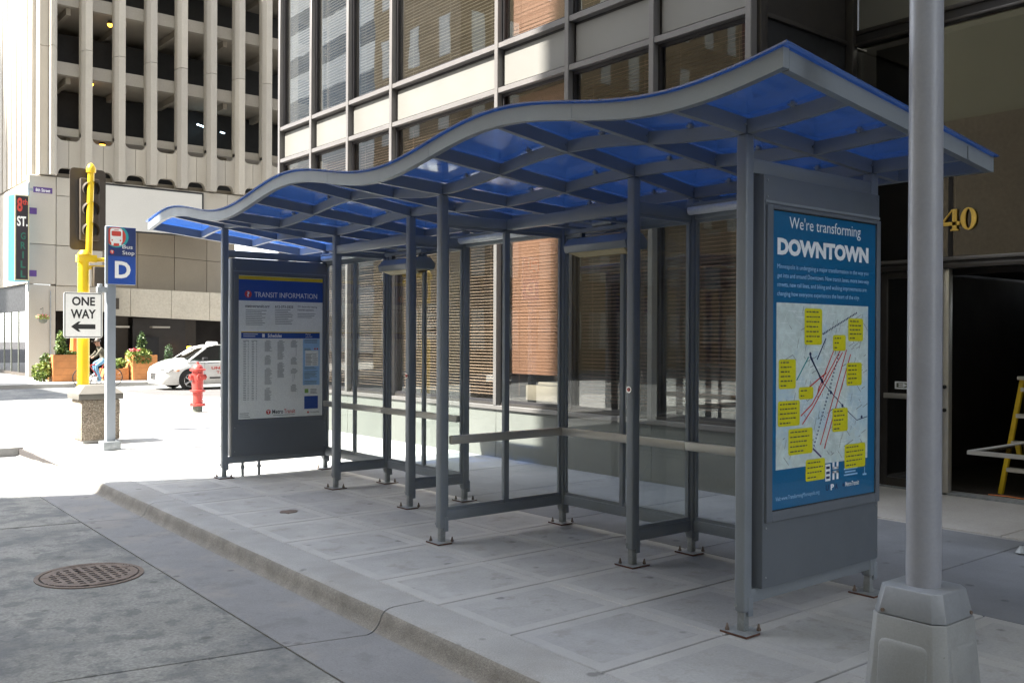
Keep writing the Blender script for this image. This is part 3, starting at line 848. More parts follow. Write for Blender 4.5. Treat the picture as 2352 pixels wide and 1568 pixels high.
# ground floor: terrace with piers, its deep shade put into dark colours
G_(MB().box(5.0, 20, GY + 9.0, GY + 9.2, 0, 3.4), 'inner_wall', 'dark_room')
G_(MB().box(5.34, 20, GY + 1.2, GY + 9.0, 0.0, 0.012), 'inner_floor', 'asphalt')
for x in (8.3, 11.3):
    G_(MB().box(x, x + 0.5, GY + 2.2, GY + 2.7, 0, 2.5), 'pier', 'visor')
G_(MB().box(5.4, 20, GY + 3.2, GY + 3.4, 0, 3.0), 'painted_shade', 'dark_room')  # dark sheets painted in for the shade inside the opening
G_(MB().box(8.9, 11.2, GY + 1.9, GY + 2.0, 0, 2.4), 'painted_shade', 'dark_bronze')
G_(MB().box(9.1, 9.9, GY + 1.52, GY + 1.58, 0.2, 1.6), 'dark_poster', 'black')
l = G_(MB().lathe([(0.06, 1.32), (0.10, 1.26), (0.10, 1.2)], 11.0, GY + 0.9, n=10), 'terrace_lamp', 'visor')
MB().lathe([(0.09, 1.19), (0.10, 1.12), (0.05, 1.05)], 11.0, GY + 0.9, n=10).build('lamp_glow', 'amber', l)
for x in (7.6, 9.3):
    G_(MB().box(x, x + 0.75, GY + 0.55, GY + 0.9, 1.98, 2.05), 'fan_blade', 'precast')
# restaurant front round the corner
G_(MB().box(4.50, 4.56, GY + 0.7, GY + 14, 2.62, 3.70), 'recess_shade', 'black')  # black board stands in for the shaded recess over the shopfront
for k in range(9):
    y = GY + 0.75 + k * 1.35
    G_(MB().box(4.44, 4.50, y, y + 0.08, 0.1, 2.6), 'shopfront_post', 'hydrant_dark')
    G_(MB().box(4.46, 4.48, y + 0.08, y + 1.34, 0.15, 2.6), 'shop_window', 'bronze_glass')
G_(MB().box(5.2, 5.3, GY + 0.6, GY + 14, 0, 3.6), 'inner_wall', 'dark_room')
G_(MB().box(4.42, 4.6, GY + 0.4, GY + 14, 0, 0.14), 'shop_plinth', 'visor')
# blank white banner on the podium
bn = empty('banner', (9.1, GY, 6), 'big blank white banner on the garage wall over the ramp opening', 'banner')
MB().box(7.0, 11.24, GY - 0.14, GY - 0.02, 5.92, 7.84).build('banner_frame', 'black', bn)
MB().box(7.03, 11.16, GY - 0.155, GY - 0.141, 5.98, 7.76).build('banner_face', 'banner', bn)

# blade sign, street name sign, brackets, hanging flower basket
bs = empty('blade_sign', (3.9, 36.5, 3.7), 'tall dark restaurant blade sign with bright cyan side at the garage corner', 'sign')
MB().prism([(3.72, 36.50), (4.22, 36.50), (4.16, 37.1), (3.62, 37.1)], 3.70, 6.98).build('sign_box', 'cyan', bs)
MB().box(3.76, 4.20, 36.47, 36.499, 3.76, 6.93).build('sign_face', 'sign_dark', bs)
sf = MB()
for a in (3.745, 4.205):
    sf.box(a - 0.02, a + 0.02, 36.455, 36.50, 3.72, 6.97)
sf.box(3.765, 4.185, 36.455, 36.50, 3.72, 3.76); sf.box(3.765, 4.185, 36.455, 36.50, 6.93, 6.97)
sf.build('sign_frame', 'stone_gold', bs)
fx = lambda y: (lambda u, v: (u, y, v))
m = MB(); put_text(m, '8', 3.80, 3.99, 6.33, 6.86, fx(36.46), bold=0.03); put_text(m, 'th', 4.00, 4.17, 6.60, 6.82, fx(36.46), bold=0.02)
m.build('lettering', 'red', bs)
m = MB(); put_text(m, 'ST.', 3.80, 4.17, 5.78, 6.16, fx(36.46), bold=0.03); m.build('lettering', 'white', bs)
m = MB()
for i, ch in enumerate('GRILL'):
    z = 5.28 - i * 0.36
    put_text(m, ch, 3.93 if ch != 'I' else 3.985, 4.10 if ch != 'I' else 4.04, z, z + 0.27, fx(36.46), bold=0.03)
m.build('lettering', 'green', bs)
for z in (6.42, 4.02):
    MB().box(4.23, 4.52, 36.60, 36.72, z - 0.12, z + 0.12).build('bracket', 'purple', bs)
MB().cyl((4.26, 36.75, 3.3), (4.26, 36.75, 7.5), 0.035, n=8).build('sign_mast', 'galv', bs)
sn = empty('street_sign', (4.8, 36.7, 7.1), 'small purple 8th Street name plate above the blade sign', 'sign')
MB().box(4.42, 5.10, 36.72, 36.74, 7.15, 7.37).build('plate', 'purple', sn)
m = MB(); put_text(m, '8th Street', 4.50, 5.02, 7.19, 7.32, fx(36.712), bold=0.02); m.build('lettering', 'white', sn)
MB().box(4.28, 4.42, 36.70, 36.76, 7.2, 7.3).build('clamp', 'galv', sn)

def leaf_cloud(mb, c, rad, n, size, mi=0, squash=1.0, rnd=random):
    for _ in range(n):
        while True:
            p = Vector((rnd.uniform(-1, 1), rnd.uniform(-1, 1), rnd.uniform(-1, 1)))
            if 0.25 < p.length < 1: break
        q = Vector((c[0] + p.x * rad[0], c[1] + p.y * rad[1], c[2] + p.z * rad[2]))
        a = Vector((rnd.uniform(-1, 1), rnd.uniform(-1, 1), rnd.uniform(-0.6, 0.6))).normalized()
        b = a.cross(Vector((rnd.uniform(-1, 1), rnd.uniform(-1, 1), rnd.uniform(0.2, 1)))).normalized()
        s_ = size * rnd.uniform(0.6, 1.3)
        mb.add([q - a * s_, q - b * s_ * 0.5, q + a * s_, q + b * s_ * 0.5], [(0, 1, 2, 3)], mi)
hb = empty('hanging_basket', (4.78, 36.7, 2.7), 'hanging basket of pink flowers on the garage corner pier', 'flower basket')
MB().cyl((4.78, 37.16, 2.66), (4.78, 36.75, 2.70), 0.012, n=6).cyl((4.78, 36.75, 2.70), (4.78, 36.75, 2.3), 0.006, n=5).build('hook', 'black', hb)
MB().lathe([(0.05, 2.10), (0.14, 2.16), (0.17, 2.25)], 4.78, 36.75, n=12).build('pot', 'hydrant_dark', hb, smooth=True)
m = MB(); leaf_cloud(m, (4.78, 36.75, 2.34), (0.27, 0.2, 0.12), 150, 0.045); leaf_cloud(m, (4.78, 36.75, 2.38), (0.26, 0.2, 0.10), 60, 0.035, 1)
m.build('foliage', ['leaf_light', 'pink'], hb, kind='stuff')

# ================================================================== PLANTERS, CAR, CYCLIST
def planter(x0, x1, y0, y1, h, label, plants, nplank=4, grp='cedar plank planters'):
    t = empty('planter', ((x0 + x1) / 2, y0, 0), label, 'planter', grp)
    ph = h / nplank
    for k in range(nplank):
        z0 = k * ph + 0.006; z1 = (k + 1) * ph
        MB().box(x0 + 0.07, x1 - 0.07, y0, y0 + 0.03, z0, z1).build('plank', 'cedar', t)
        MB().box(x0, x0 + 0.03, y0 + 0.07, y1 - 0.07, z0, z1).build('plank', 'cedar', t)
        MB().box(x1 - 0.03, x1, y0 + 0.07, y1 - 0.07, z0, z1).build('plank', 'cedar', t)
    for xa in (x0 - 0.006, x1 - 0.07):
        for ya in (y0 - 0.006, y1 - 0.07):
            MB().box(xa, xa + 0.076, ya, ya + 0.076, 0, h + 0.01).build('corner_board', 'cedar', t)
    MB().box(x0 + 0.04, x1 - 0.04, y0 + 0.04, y1 - 0.04, 0.02, h - 0.06).build('soil', 'dark_room', t)
    for nm, args in plants:
        m = MB()
        for (c, r, n, s_, mi) in args: leaf_cloud(m, c, r, n, s_, mi)
        m.build(nm, ['leaf', 'leaf_light', 'leaf_dark', 'pink'], t, kind='stuff')
planter(4.20, 5.03, 32.7, 33.6, 0.95, 'tall cedar planter at the garage corner with a narrow upright shrub',
        [('shrub', [((4.55, 33.1, 1.36), (0.17, 0.17, 0.45), 380, 0.06, 0), ((4.55, 33.1, 1.15), (0.24, 0.2, 0.2), 160, 0.06, 0), ((4.52, 33.05, 1.36), (0.15, 0.15, 0.45), 100, 0.05, 1)]),
         ('foliage', [((4.8, 33.1, 1.0), (0.25, 0.3, 0.1), 120, 0.06, 0), ((4.9, 33.0, 1.02), (0.2, 0.2, 0.09), 60, 0.06, 1)])])
planter(6.80, 7.67, 32.3, 33.2, 0.92, 'tall cedar planter behind the car with trailing plants and upright shrub',
        [('shrub', [((7.24, 32.75, 1.38), (0.17, 0.17, 0.42), 380, 0.06, 2), ((7.24, 32.7, 1.35), (0.18, 0.18, 0.4), 120, 0.05, 0)]),
         ('foliage', [((7.1, 32.6, 0.98), (0.50, 0.35, 0.20), 420, 0.06, 1), ((7.15, 32.27, 0.80), (0.34, 0.07, 0.22), 200, 0.05, 0), ((6.85, 32.4, 0.8), (0.25, 0.2, 0.22), 120, 0.05, 1), ((6.9, 32.35, 1.12), (0.25, 0.12, 0.06), 40, 0.05, 3)])])
planter(5.9, 6.74, 32.6, 33.2, 0.44, 'low cedar trough between the two tall planters', 
        [('foliage', [((6.3, 32.85, 0.58), (0.42, 0.25, 0.22), 320, 0.055, 0), ((6.5, 32.8, 0.66), (0.25, 0.22, 0.16), 180, 0.055, 1)])], nplank=2)
bsh = MB()
leaf_cloud(bsh, (3.95, 33.1, 0.35), (0.36, 0.3, 0.36), 520, 0.065, 1); leaf_cloud(bsh, (4.08, 33.2, 0.72), (0.2, 0.25, 0.3), 240, 0.06, 0); leaf_cloud(bsh, (3.9, 33.0, 0.2), (0.28, 0.2, 0.2), 160, 0.06, 0)
st = empty('bush', (3.98, 33.1, 0), 'leafy yellow green bush spilling beside the corner planter', 'bush')
bsh.build('foliage', ['leaf', 'leaf_light'], st, kind='stuff')
MB().cyl((3.98, 33.1, 0), (4.0, 33.12, 0.7), 0.02, 0.01, n=6).build('stem', 'cedar', st)
sh = empty('potted_shrub', (8.2, 32.9, 0), 'dark conical shrub in a pot beyond the car bonnet', 'shrub')
m = MB(); leaf_cloud(m, (8.3, 32.9, 0.95), (0.17, 0.15, 0.40), 260, 0.05, 0); leaf_cloud(m, (8.3, 32.9, 0.55), (0.5, 0.15, 0.2), 160, 0.05, 0)
m.build('foliage', 'leaf_dark', sh, kind='stuff')
MB().lathe([(0.12, 0.0), (0.16, 0.4)], 8.3, 32.9, n=10).build('pot', 'visor', sh)
# folded parasol behind the cyclist
um = empty('folded_parasol', (5.3, 34.4, 0), 'folded orange striped parasol standing behind the cyclist', 'parasol')
MB().lathe([(0.13, 0.9), (0.16, 1.1), (0.12, 1.9), (0.03, 2.35)], 5.33, 34.4, n=9).build('canopy', 'orange', um)
MB().cyl((5.33, 34.4, 0), (5.33, 34.4, 0.95), 0.02, n=8).build('pole', 'cedar', um)

# --- white taxi, nose to the left
car = empty('taxi', (8.1, 28.2, -0.13), 'white taxi with roof light turning in front of the garage', 'car')
CZ = -0.13
def cprof(x):      # half width shaping along the car
    return 0.86 * (1 - 0.35 * max(0, (6.75 - x) / 0.6) ** 2.0) if x < 6.75 else 0.86
secs = [  # x, z bottom, z belt, z top-of-body at centre
    (6.12, 0.30, 0.50, 0.53), (6.15, 0.22, 0.60, 0.64), (6.22, 0.18, 0.68, 0.76), (6.42, 0.17, 0.75, 0.88), (6.7, 0.17, 0.81, 0.97), (7.0, 0.17, 0.85, 1.02), (7.25, 0.17, 0.87, 1.04),
    (8.0, 0.17, 0.88, 0.90), (9.0, 0.17, 0.90, 0.92), (9.8, 0.18, 0.92, 0.98), (10.2, 0.22, 0.88, 0.96), (10.35, 0.30, 0.75, 0.80)]
YC = 28.2
rings = []
for x, zb, zt, zc in secs:
    hw = cprof(x) if x < 9.8 else 0.86 * (1 - 0.1 * (x - 9.8) / 0.5)
    if x == 6.12: hw = 0.42
    if x == 6.15: hw = 0.50
    ring_ = []
    for (u, v) in ((-0.90, 0), (-1.0, 0.25), (-1.0, 0.62), (-0.97, 0.95), (-0.86, 1.0), (-0.45, 1.0), (0.45, 1.0), (0.86, 1.0), (0.97, 0.95), (1.0, 0.62), (1.0, 0.25), (0.90, 0)):
        z = zb + (zt - zb) * v
        if abs(u) < 0.9 and v == 1.0: z = zt + (zc - zt) * (1.0 if abs(u) < 0.5 else 0.55)
        ring_.append((x, YC + u * hw, CZ + z))
    rings.append(ring_)
MB().loft(rings).build('body', 'car_white', car, smooth=True, ang=35)
cab = [(7.02, 1.00, 0.70), (7.68, 1.38, 0.60), (8.0, 1.45, 0.58), (9.0, 1.46, 0.58), (9.6, 1.38, 0.60), (10.2, 0.98, 0.70)]
gl = MB()
rg_ = []
for x, z, hw in cab:
    rg_.append([(x, YC - 0.80, CZ + 0.80), (x, YC - hw, CZ + z - 0.03), (x, YC - hw + 0.08, CZ + z), (x, YC + hw - 0.08, CZ + z), (x, YC + hw, CZ + z - 0.03), (x, YC + 0.80, CZ + 0.80)])
gl.loft(rg_)
gl.build('windows', 'car_glass', car, smooth=True, ang=30)
rf = MB()
rf.loft([[(x, YC - hw, CZ + z), (x, YC + hw, CZ + z), (x, YC + hw, CZ + z + 0.02), (x, YC - hw, CZ + z + 0.02)] for x, z, hw in cab[1:5]])
rf.build('roof', 'car_white', car, smooth=True)
pil = MB()
for s_ in (-1, 1):
    pil.tube([(7.04, YC + s_ * 0.775, CZ + 0.94), (7.68, YC + s_ * 0.62, CZ + 1.38)], 0.036, n=6)
    pil.tube([(8.75, YC + s_ * 0.82, CZ + 0.86), (8.70, YC + s_ * 0.60, CZ + 1.44)], 0.035, n=6)
    pil.tube([(10.1, YC + s_ * 0.72, CZ + 0.94), (9.6, YC + s_ * 0.61, CZ + 1.35)], 0.045, n=6)
    pil.tube([(7.0, YC + s_ * 0.80, CZ + 0.90), (10.2, YC + s_ * 0.78, CZ + 0.93)], 0.02, n=6)
pil.build('pillar', 'car_white', car, smooth=True)
def wheel(x, y):
    t_ = MB(); t_.cyl((x, y, CZ + 0.31), (x, y + 0.2, CZ + 0.31), 0.31, n=24)
    wo_ = t_.build('wheel', 'tyre', car, bev=0.02)
    r_ = MB(); r_.cyl((x, y - 0.012, CZ + 0.31), (x, y + 0.012, CZ + 0.31), 0.06, n=10)
    for k in range(5):
        a = k * 2 * math.pi / 5
        r_.tube([(x, y - 0.008, CZ + 0.31), (x + 0.2 * math.cos(a), y - 0.008, CZ + 0.31 + 0.2 * math.sin(a))], 0.028, n=5)
    pts = [(x + 0.205 * math.cos(i * math.pi / 10), y - 0.004, CZ + 0.31 + 0.205 * math.sin(i * math.pi / 10)) for i in range(21)]
    r_.tube(pts, 0.018, n=5)
    r_.build('rim', 'chrome', wo_, smooth=True)
for x in (7.08, 9.6):
    wheel(x, YC - 0.872); wheel(x, YC + 0.68)
    MB().cyl((x, YC - 0.866, CZ + 0.33), (x, YC - 0.86, CZ + 0.33), 0.375, n=24).build('wheel_arch', 'black', car)
m = MB(); m.quad((6.10, YC - 0.78, CZ + 0.60), (6.55, YC - 0.868, CZ + 0.66), (6.60, YC - 0.868, CZ + 0.73), (6.2, YC - 0.80, CZ + 0.70))
hl = MB().add([(6.16, YC - 0.56, CZ + 0.56), (6.38, YC - 0.79, CZ + 0.62), (6.52, YC - 0.84, CZ + 0.73), (6.22, YC - 0.62, CZ + 0.70), (6.2, YC - 0.50, CZ + 0.56), (6.42, YC - 0.68, CZ + 0.62), (6.52, YC - 0.72, CZ + 0.74), (6.26, YC - 0.52, CZ + 0.72)], [(0, 1, 2, 3), (4, 7, 6, 5), (0, 4, 5, 1), (1, 5, 6, 2), (2, 6, 7, 3), (3, 7, 4, 0)])
hl.build('headlight', 'chrome', car)
MB().box(6.62, 6.72, YC - 0.868, YC - 0.845, CZ + 0.62, CZ + 0.66).build('side_marker', 'orange', car)
gr_ = MB()
for k in range(5):
    gr_.box(6.10, 6.16, YC - 0.40, YC + 0.1, CZ + 0.36 + k * 0.045, CZ + 0.38 + k * 0.045)
gr_.build('grille', 'black', car)
MB().lathe([(0.0, 0), (0.001, 0)], 0, 0, n=3)
MB().box(7.45, 7.62, YC - 1.02, YC - 0.86, CZ + 0.93, CZ + 1.06).build('wing_mirror', 'black', car, bev=0.03)
MB().box(8.02, 8.24, YC - 0.28, YC + 0.28, CZ + 1.46, CZ + 1.57).build('roof_light', 'white', car, bev=0.04)
MB().box(7.55, 7.555, YC - 0.868, YC - 0.863, CZ + 0.2, CZ + 0.9).build('door_seam', 'black', car)
m = MB(); put_text(m, 'UNITED', 7.78, 8.5, CZ + 0.66, CZ + 0.75, fx(YC - 0.872), bold=0.03); put_text(m, 'TAXI', 7.95, 8.35, CZ + 0.52, CZ + 0.61, fx(YC - 0.872), bold=0.02)
m.build('lettering', 'red', car)
MB().box(7.72, 9.4, YC - 0.872, YC - 0.866, CZ + 0.36, CZ + 0.41).build('side_strip', 'black', car)

# --- cyclist
def skin_body(name, joints, bones, m, parent, sub=2):
    """one continuous surface grown over a skeleton"""
    me = bpy.data.meshes.new(name)
    keys = list(joints)
    off = BASE[parent.name] if parent else Vector((0, 0, 0))
    me.from_pydata([Vector(joints[k][0]) - off for k in keys], [(keys.index(a), keys.index(b)) for a, b in bones], [])
    o = bpy.data.objects.new(name, me); COL.objects.link(o)
    o.modifiers.new('skin', 'SKIN')
    for v, k in zip(me.skin_vertices[0].data, keys):
        r = joints[k][1]
        v.radius = (r, r) if not isinstance(r, tuple) else r
    me.skin_vertices[0].data[0].use_root = True
    sm = o.modifiers.new('sub', 'SUBSURF'); sm.levels = sub; sm.render_levels = sub
    dg = bpy.context.evaluated_depsgraph_get(); dg.update()
    nm = bpy.data.meshes.new_from_object(o.evaluated_get(dg))
    bpy.data.objects.remove(o)
    nm.name = name
    nm.materials.clear()
    for x in (m if isinstance(m, (list, tuple)) else [m]): nm.materials.append(MT[x])
    for p in nm.polygons: p.use_smooth = True
    o = bpy.data.objects.new(name, nm); COL.objects.link(o)
    if parent: o.parent = parent; BASE[o.name] = off
    return o
bk = empty('bicycle', (5.2, 31.0, -0.13), 'red framed bicycle ridden past the planters', 'bicycle')
BY = 31.0; BZ = -0.13
def bwheel(x):
    pts = [(x + 0.31 * math.cos(i * math.pi / 14), BY, BZ + 0.33 + 0.31 * math.sin(i * math.pi / 14)) for i in range(29)]
    o = MB().tube(pts, 0.016, n=6).build('wheel', 'tyre', bk, smooth=True)
    s_ = MB()
    for k in range(12):
        a = k * math.pi / 6
        s_.tube([(x, BY, BZ + 0.33), (x + 0.3 * math.cos(a), BY, BZ + 0.33 + 0.3 * math.sin(a))], 0.003, n=3)
    s_.build('spoke', 'galv', o)
bwheel(4.72); bwheel(5.72)
fr = MB()
A_, B2_, C2_, D2_ = (4.92, BY, BZ + 0.80), (5.24, BY, BZ + 0.30), (5.42, BY, BZ + 0.82), (5.72, BY, BZ + 0.33)
for a, b in ((A_, B2_), (B2_, C2_), (C2_, (4.93, BY, BZ + 0.74)), (B2_, D2_), (C2_, D2_), (A_, (4.72, BY, BZ + 0.33))):
    fr.tube([a, b], 0.018, n=8)
fr.build('bicycle_frame', 'clothred', bk, smooth=True)
MB().tube([(4.95, BY - 0.22, BZ + 0.98), (4.90, BY - 0.18, BZ + 1.0), (4.93, BY, BZ + 0.95), (4.90, BY + 0.18, BZ + 1.0), (4.95, BY + 0.22, BZ + 0.98)], 0.014, n=6).tube([(4.93, BY, BZ + 0.95), A_], 0.014).build('handlebar', 'black', bk)
MB().box(5.36, 5.56, BY - 0.06, BY + 0.06, BZ + 0.86, BZ + 0.91).build('saddle', 'black', bk, bev=0.02)
MB().cyl((5.24, BY - 0.09, BZ + 0.3), (5.24, BY - 0.04, BZ + 0.3), 0.09, n=14).tube([(5.24, BY - 0.1, BZ + 0.3), (5.30, BY - 0.1, BZ + 0.14)], 0.012).build('crank', 'galv', bk)
ps = empty('person', (5.3, BY, -0.13), 'person in dark cap, olive jacket and pale jeans riding the red bicycle', 'person')
Z = BZ
J = {'pelvis': ((5.45, BY, Z + 0.97), 0.135), 'spine': ((5.40, BY, Z + 1.12), 0.13), 'chest': ((5.30, BY, Z + 1.27), 0.145), 'neck': ((5.24, BY, Z + 1.38), 0.06), 'head0': ((5.21, BY, Z + 1.45), 0.075), 'head1': ((5.19, BY, Z + 1.53), 0.092), 'head2': ((5.20, BY, Z + 1.60), 0.07)}
for s_, n_ in ((-1, 'a'), (1, 'b')):
    J['sh' + n_] = ((5.28, BY + s_ * 0.17, Z + 1.29), 0.062)
    J['el' + n_] = ((5.12, BY + s_ * 0.22, Z + 1.09), 0.043)
    J['wr' + n_] = ((4.99, BY + s_ * 0.20, Z + 1.01), 0.030)
    J['ha' + n_] = ((4.94, BY + s_ * 0.20, Z + 0.99), 0.034)
    up_leg = s_ < 0
    J['hi' + n_] = ((5.42, BY + s_ * 0.10, Z + 0.92), 0.092)
    J['kn' + n_] = ((5.12, BY + s_ * 0.12, Z + (0.72 if up_leg else 0.80)), 0.062)
    J['an' + n_] = ((5.28 if up_leg else 5.16, BY + s_ * 0.11, Z + (0.24 if up_leg else 0.44)), 0.038)
    J['to' + n_] = ((5.12 if up_leg else 5.02, BY + s_ * 0.11, Z + (0.16 if up_leg else 0.36)), 0.034)
BN = [('pelvis', 'spine'), ('spine', 'chest'), ('chest', 'neck'), ('neck', 'head0'), ('head0', 'head1'), ('head1', 'head2')]
for n_ in 'ab':
    BN += [('chest', 'sh' + n_), ('sh' + n_, 'el' + n_), ('el' + n_, 'wr' + n_), ('wr' + n_, 'ha' + n_), ('pelvis', 'hi' + n_), ('hi' + n_, 'kn' + n_), ('kn' + n_, 'an' + n_), ('an' + n_, 'to' + n_)]
body = skin_body('body', J, BN, ['olive', 'denim', 'skin', 'white'], ps)
for p in body.data.polygons:
    c = p.center + BASE[ps.name]
    z = c.z - Z
    if z > 1.40 or (c.x < 5.02 and z > 0.9): p.material_index = 2
    elif z < 0.20 or (c.x < 5.12 and z < 0.46 and c.y > BY): p.material_index = 3
    elif z < 0.98 and not (z > 0.93 and c.x < 5.2): p.material_index = 1
MB().lathe([(0.105, Z + 1.55), (0.103, Z + 1.60), (0.07, Z + 1.66), (0.02, Z + 1.68)], 5.21, BY, n=14).box(5.02, 5.14, BY - 0.07, BY + 0.07, Z + 1.555, Z + 1.575)  .build('cap', 'visor', ps, smooth=True)
hd = MB()
hd.lathe([(0.012, Z + 1.50), (0.016, Z + 1.52), (0.006, Z + 1.54)], 5.095, BY, n=8)
hd.build('nose', 'skin', ps, smooth=True)

# ================================================================== BUS SHELTER
s_ = 0.6385; B = 1.438
XF, XB = -0.60, 1.60
YN, YF = -0.665, 5.5 * B
def yn(x):                         # the near end beam stands a touch out of square
    return YN - 0.012 + 0.075 * (x - XF) / 2.2
def zb(x, y):                      # underside of the wavy roof frame
    c = math.cos(math.pi * y / B)
    return 2.771 - 0.057 * c + x * (-0.0975 + 0.0425 * c)
DEP = 0.092
shelter = empty('bus_shelter', (s_, 2.5 * B, 0), 'grey steel bus shelter with wavy blue glass roof and clear screens', 'bus shelter')
def H_(mb, name, m, **k): return mb.build(name, m, shelter, **k)
def wave_beam(x0, x1, ya, yb, n, name, z0=0.0, z1=DEP, zx=None):
    rings = []
    for k in range(n + 1):
        y = ya + (yb - ya) * k / n
        z = zb((x0 + x1) / 2 if zx is None else zx, y)
        rings.append([(x0, y, z + z0), (x1, y, z + z0), (x1, y, z + z1), (x0, y, z + z1)])
    return H_(MB().loft(rings), name, 'steel', smooth=True, ang=25)
# front fascia in lengths, butt-jointed at every other bay
fj = [YN - 0.012, 0.5 * B, 1.5 * B, 2.5 * B, 3.5 * B, 4.5 * B, YF]
for a, b in zip(fj, fj[1:]):
    wave_beam(XF - 0.025, XF + 0.02, a + 0.0015, b - 0.0015, 16, 'fascia_beam', zx=XF)
wave_beam(XB - 0.02, XB + 0.025, yn(XB), YF, 80, 'back_fascia', zx=XB)
NODES = [YN + 0.022] + [k * B / 2 for k in range(0, 11)] + [YF - 0.022]
LX = [0.0, s_, 2 * s_]
for x in LX:
    for a, b in zip(NODES, NODES[1:]):
        wave_beam(x - 0.018, x + 0.018, a + 0.021, b - 0.021, 6, 'purlin', z0=0.004, z1=DEP - 0.012)
XN = [XF + 0.02, 0.0, s_, 2 * s_, XB - 0.02]
for i, y in enumerate(NODES):
    end = i in (0, len(NODES) - 1)
    xa, xb_ = (XF + 0.021, XB - 0.021)
    m = MB()
    hy = 0.02 if not end else 0.022
    vs = []
    for x in (xa, xb_):
        z = zb(x, y)
        y_ = yn(x) + 0.022 if i == 0 else y
        vs += [(x, y_ - hy, z + (0 if end else 0.002)), (x, y_ + hy, z + (0 if end else 0.002)), (x, y_ + hy, z + DEP - (0 if end else 0.004)), (x, y_ - hy, z + DEP - (0 if end else 0.004))]
    m.loft([vs[:4], vs[4:]])
    H_(m, 'end_beam' if end else 'cross_beam', 'steel')
# bolts at the nodes and little glass clips between them
for x in LX:
    for a, b in zip(NODES, NODES[1:]):
        y = (a + b) / 2
        z = zb(x, y) + DEP - 0.012
        H_(MB().cyl((x - 0.035, y, z - 0.004), (x - 0.035, y, z + 0.028), 0.014, n=8).box(x - 0.05, x - 0.018, y - 0.02, y + 0.02, z + 0.004, z + 0.012), 'glass_clip', 'galv')
    for y in NODES[1:-1]:
        z = zb(x, y) + 0.05
        H_(MB().cyl((x - 0.03, y - 0.028, z), (x - 0.03, y - 0.0205, z), 0.007, n=6), 'bolt', 'galv')
# roof glass: six wavy sheets that overhang the frame
gj = [YN - 0.03, 0.5 * B, 1.5 * B, 2.5 * B, 3.5 * B, 4.5 * B, YF + 0.03]
for a, b in zip(gj, gj[1:]):
    n = 14; nx = 4
    top = []; m = MB()
    xs = [XF - 0.042 + (XB + 0.09 - XF) * i / nx for i in range(nx + 1)]
    ys_ = [a + 0.004 + (b - a - 0.008) * k / n for k in range(n + 1)]
    def gy(x, y):
        return y + (yn(x) - YN) * max(0, (0.5 * B - y) / (0.5 * B - YN)) if a < 0 else y
    vs = [(x, gy(x, y), zb(x, y) + DEP + 0.005 + h) for h in (0, 0.009) for y in ys_ for x in xs]
    W_ = nx + 1; N_ = W_ * (n + 1)
    fs = []
    for k in range(n):
        for i in range(nx):
            q = k * W_ + i
            fs.append((q, q + 1, q + W_ + 1, q + W_)); fs.append((N_ + q, N_ + q + W_, N_ + q + W_ + 1, N_ + q + 1))
    bd = [i for i in range(W_)] + [k * W_ + nx for k in range(1, n + 1)] + [n * W_ + i for i in range(nx - 1, -1, -1)] + [k * W_ for k in range(n - 1, 0, -1)]
    fs += [(p, q, q + N_, p + N_) for p, q in zip(bd, bd[1:] + bd[:1])]
    m.add(vs, fs)
    H_(m, 'roof_glass', 'roof_glass', smooth=True, ang=30)

# posts with adjustable foot, plate and bolts
def post(x, y, top=None, rot=0):
    zt = (zb(x, y) if top is None else top) - 0.002
    h = 0.035
    p = H_(MB().box(x - h, x + h, y - h, y + h, 0.115, zt), 'post', 'steel', bev=0.012, seg=3)
    MB().box(x - 0.023, x + 0.023, y - 0.023, y + 0.023, 0.012, 0.20).build('foot', 'galv', p, bev=0.004)
    MB().box(x + 0.0, x + 0.041, y - 0.0385, y + 0.02, 0.09, 0.20).build('foot_bracket', 'steel', p, bev=0.004)
    q = 0.088
    pl = [(-q, -q), (q, -q), (q, q), (-q, q)]
    if rot > 0.6: pl = [(-q, -q), (q * 0.4, -q), (q, -q * 0.3), (q, q), (-q, q)]
    m = MB(); m.prism([(x + a, y + b) for a, b in pl], 0.001, 0.012)
    m.m = [1, 0] + [1] * len(pl)
    m.build('base_plate', ['galv', 'rust'], p)
    for a, b in ((-0.060, 0.060), (0.060, -0.060)):
        px_, py_ = x + a, y + b
        MB().cyl((px_, py_, 0.012), (px_, py_, 0.024), 0.013, n=6).cyl((px_, py_, 0.024), (px_, py_, 0.050), 0.010, 0.004, n=6).build('anchor_bolt', 'iron', p)
    MB().cyl((x - 0.0355, y + 0.02, 0.15), (x - 0.042, y + 0.02, 0.15), 0.009, n=8).build('set_screw', 'galv', p)
    # neck under the beam
    MB().box(x - 0.02, x + 0.02, y - 0.03, y + 0.03, zt - 0.002, zt + 0.05).build('head_bracket', 'steel_panel', p)
    return p
FP = [(0, 0), (0, 2 * B), (0, 5 * B)]
MP = [(s_, B), (s_, 3 * B), (s_, 4 * B)]
BP = [(2 * s_, k * B) for k in range(6)]
for k, (x, y) in enumerate(FP + MP + BP):
    p = post(x, y, rot=random.choice([0.5, -0.3, 0.9, 0.2]))
    if (x, y) in (MP[0], MP[1]):
        MB().cyl((x - 0.036, y, 1.243), (x - 0.044, y, 1.243), 0.024, n=18).build('button_rim', 'chrome', p)
        MB().lathe([(0.0165, 0), (0.014, 0.006), (0.006, 0.009)], 0, 0, n=14)
        MB().cyl((x - 0.044, y, 1.243), (x - 0.051, y, 1.243), 0.016, 0.012, n=16).build('button', 'button_red', p)
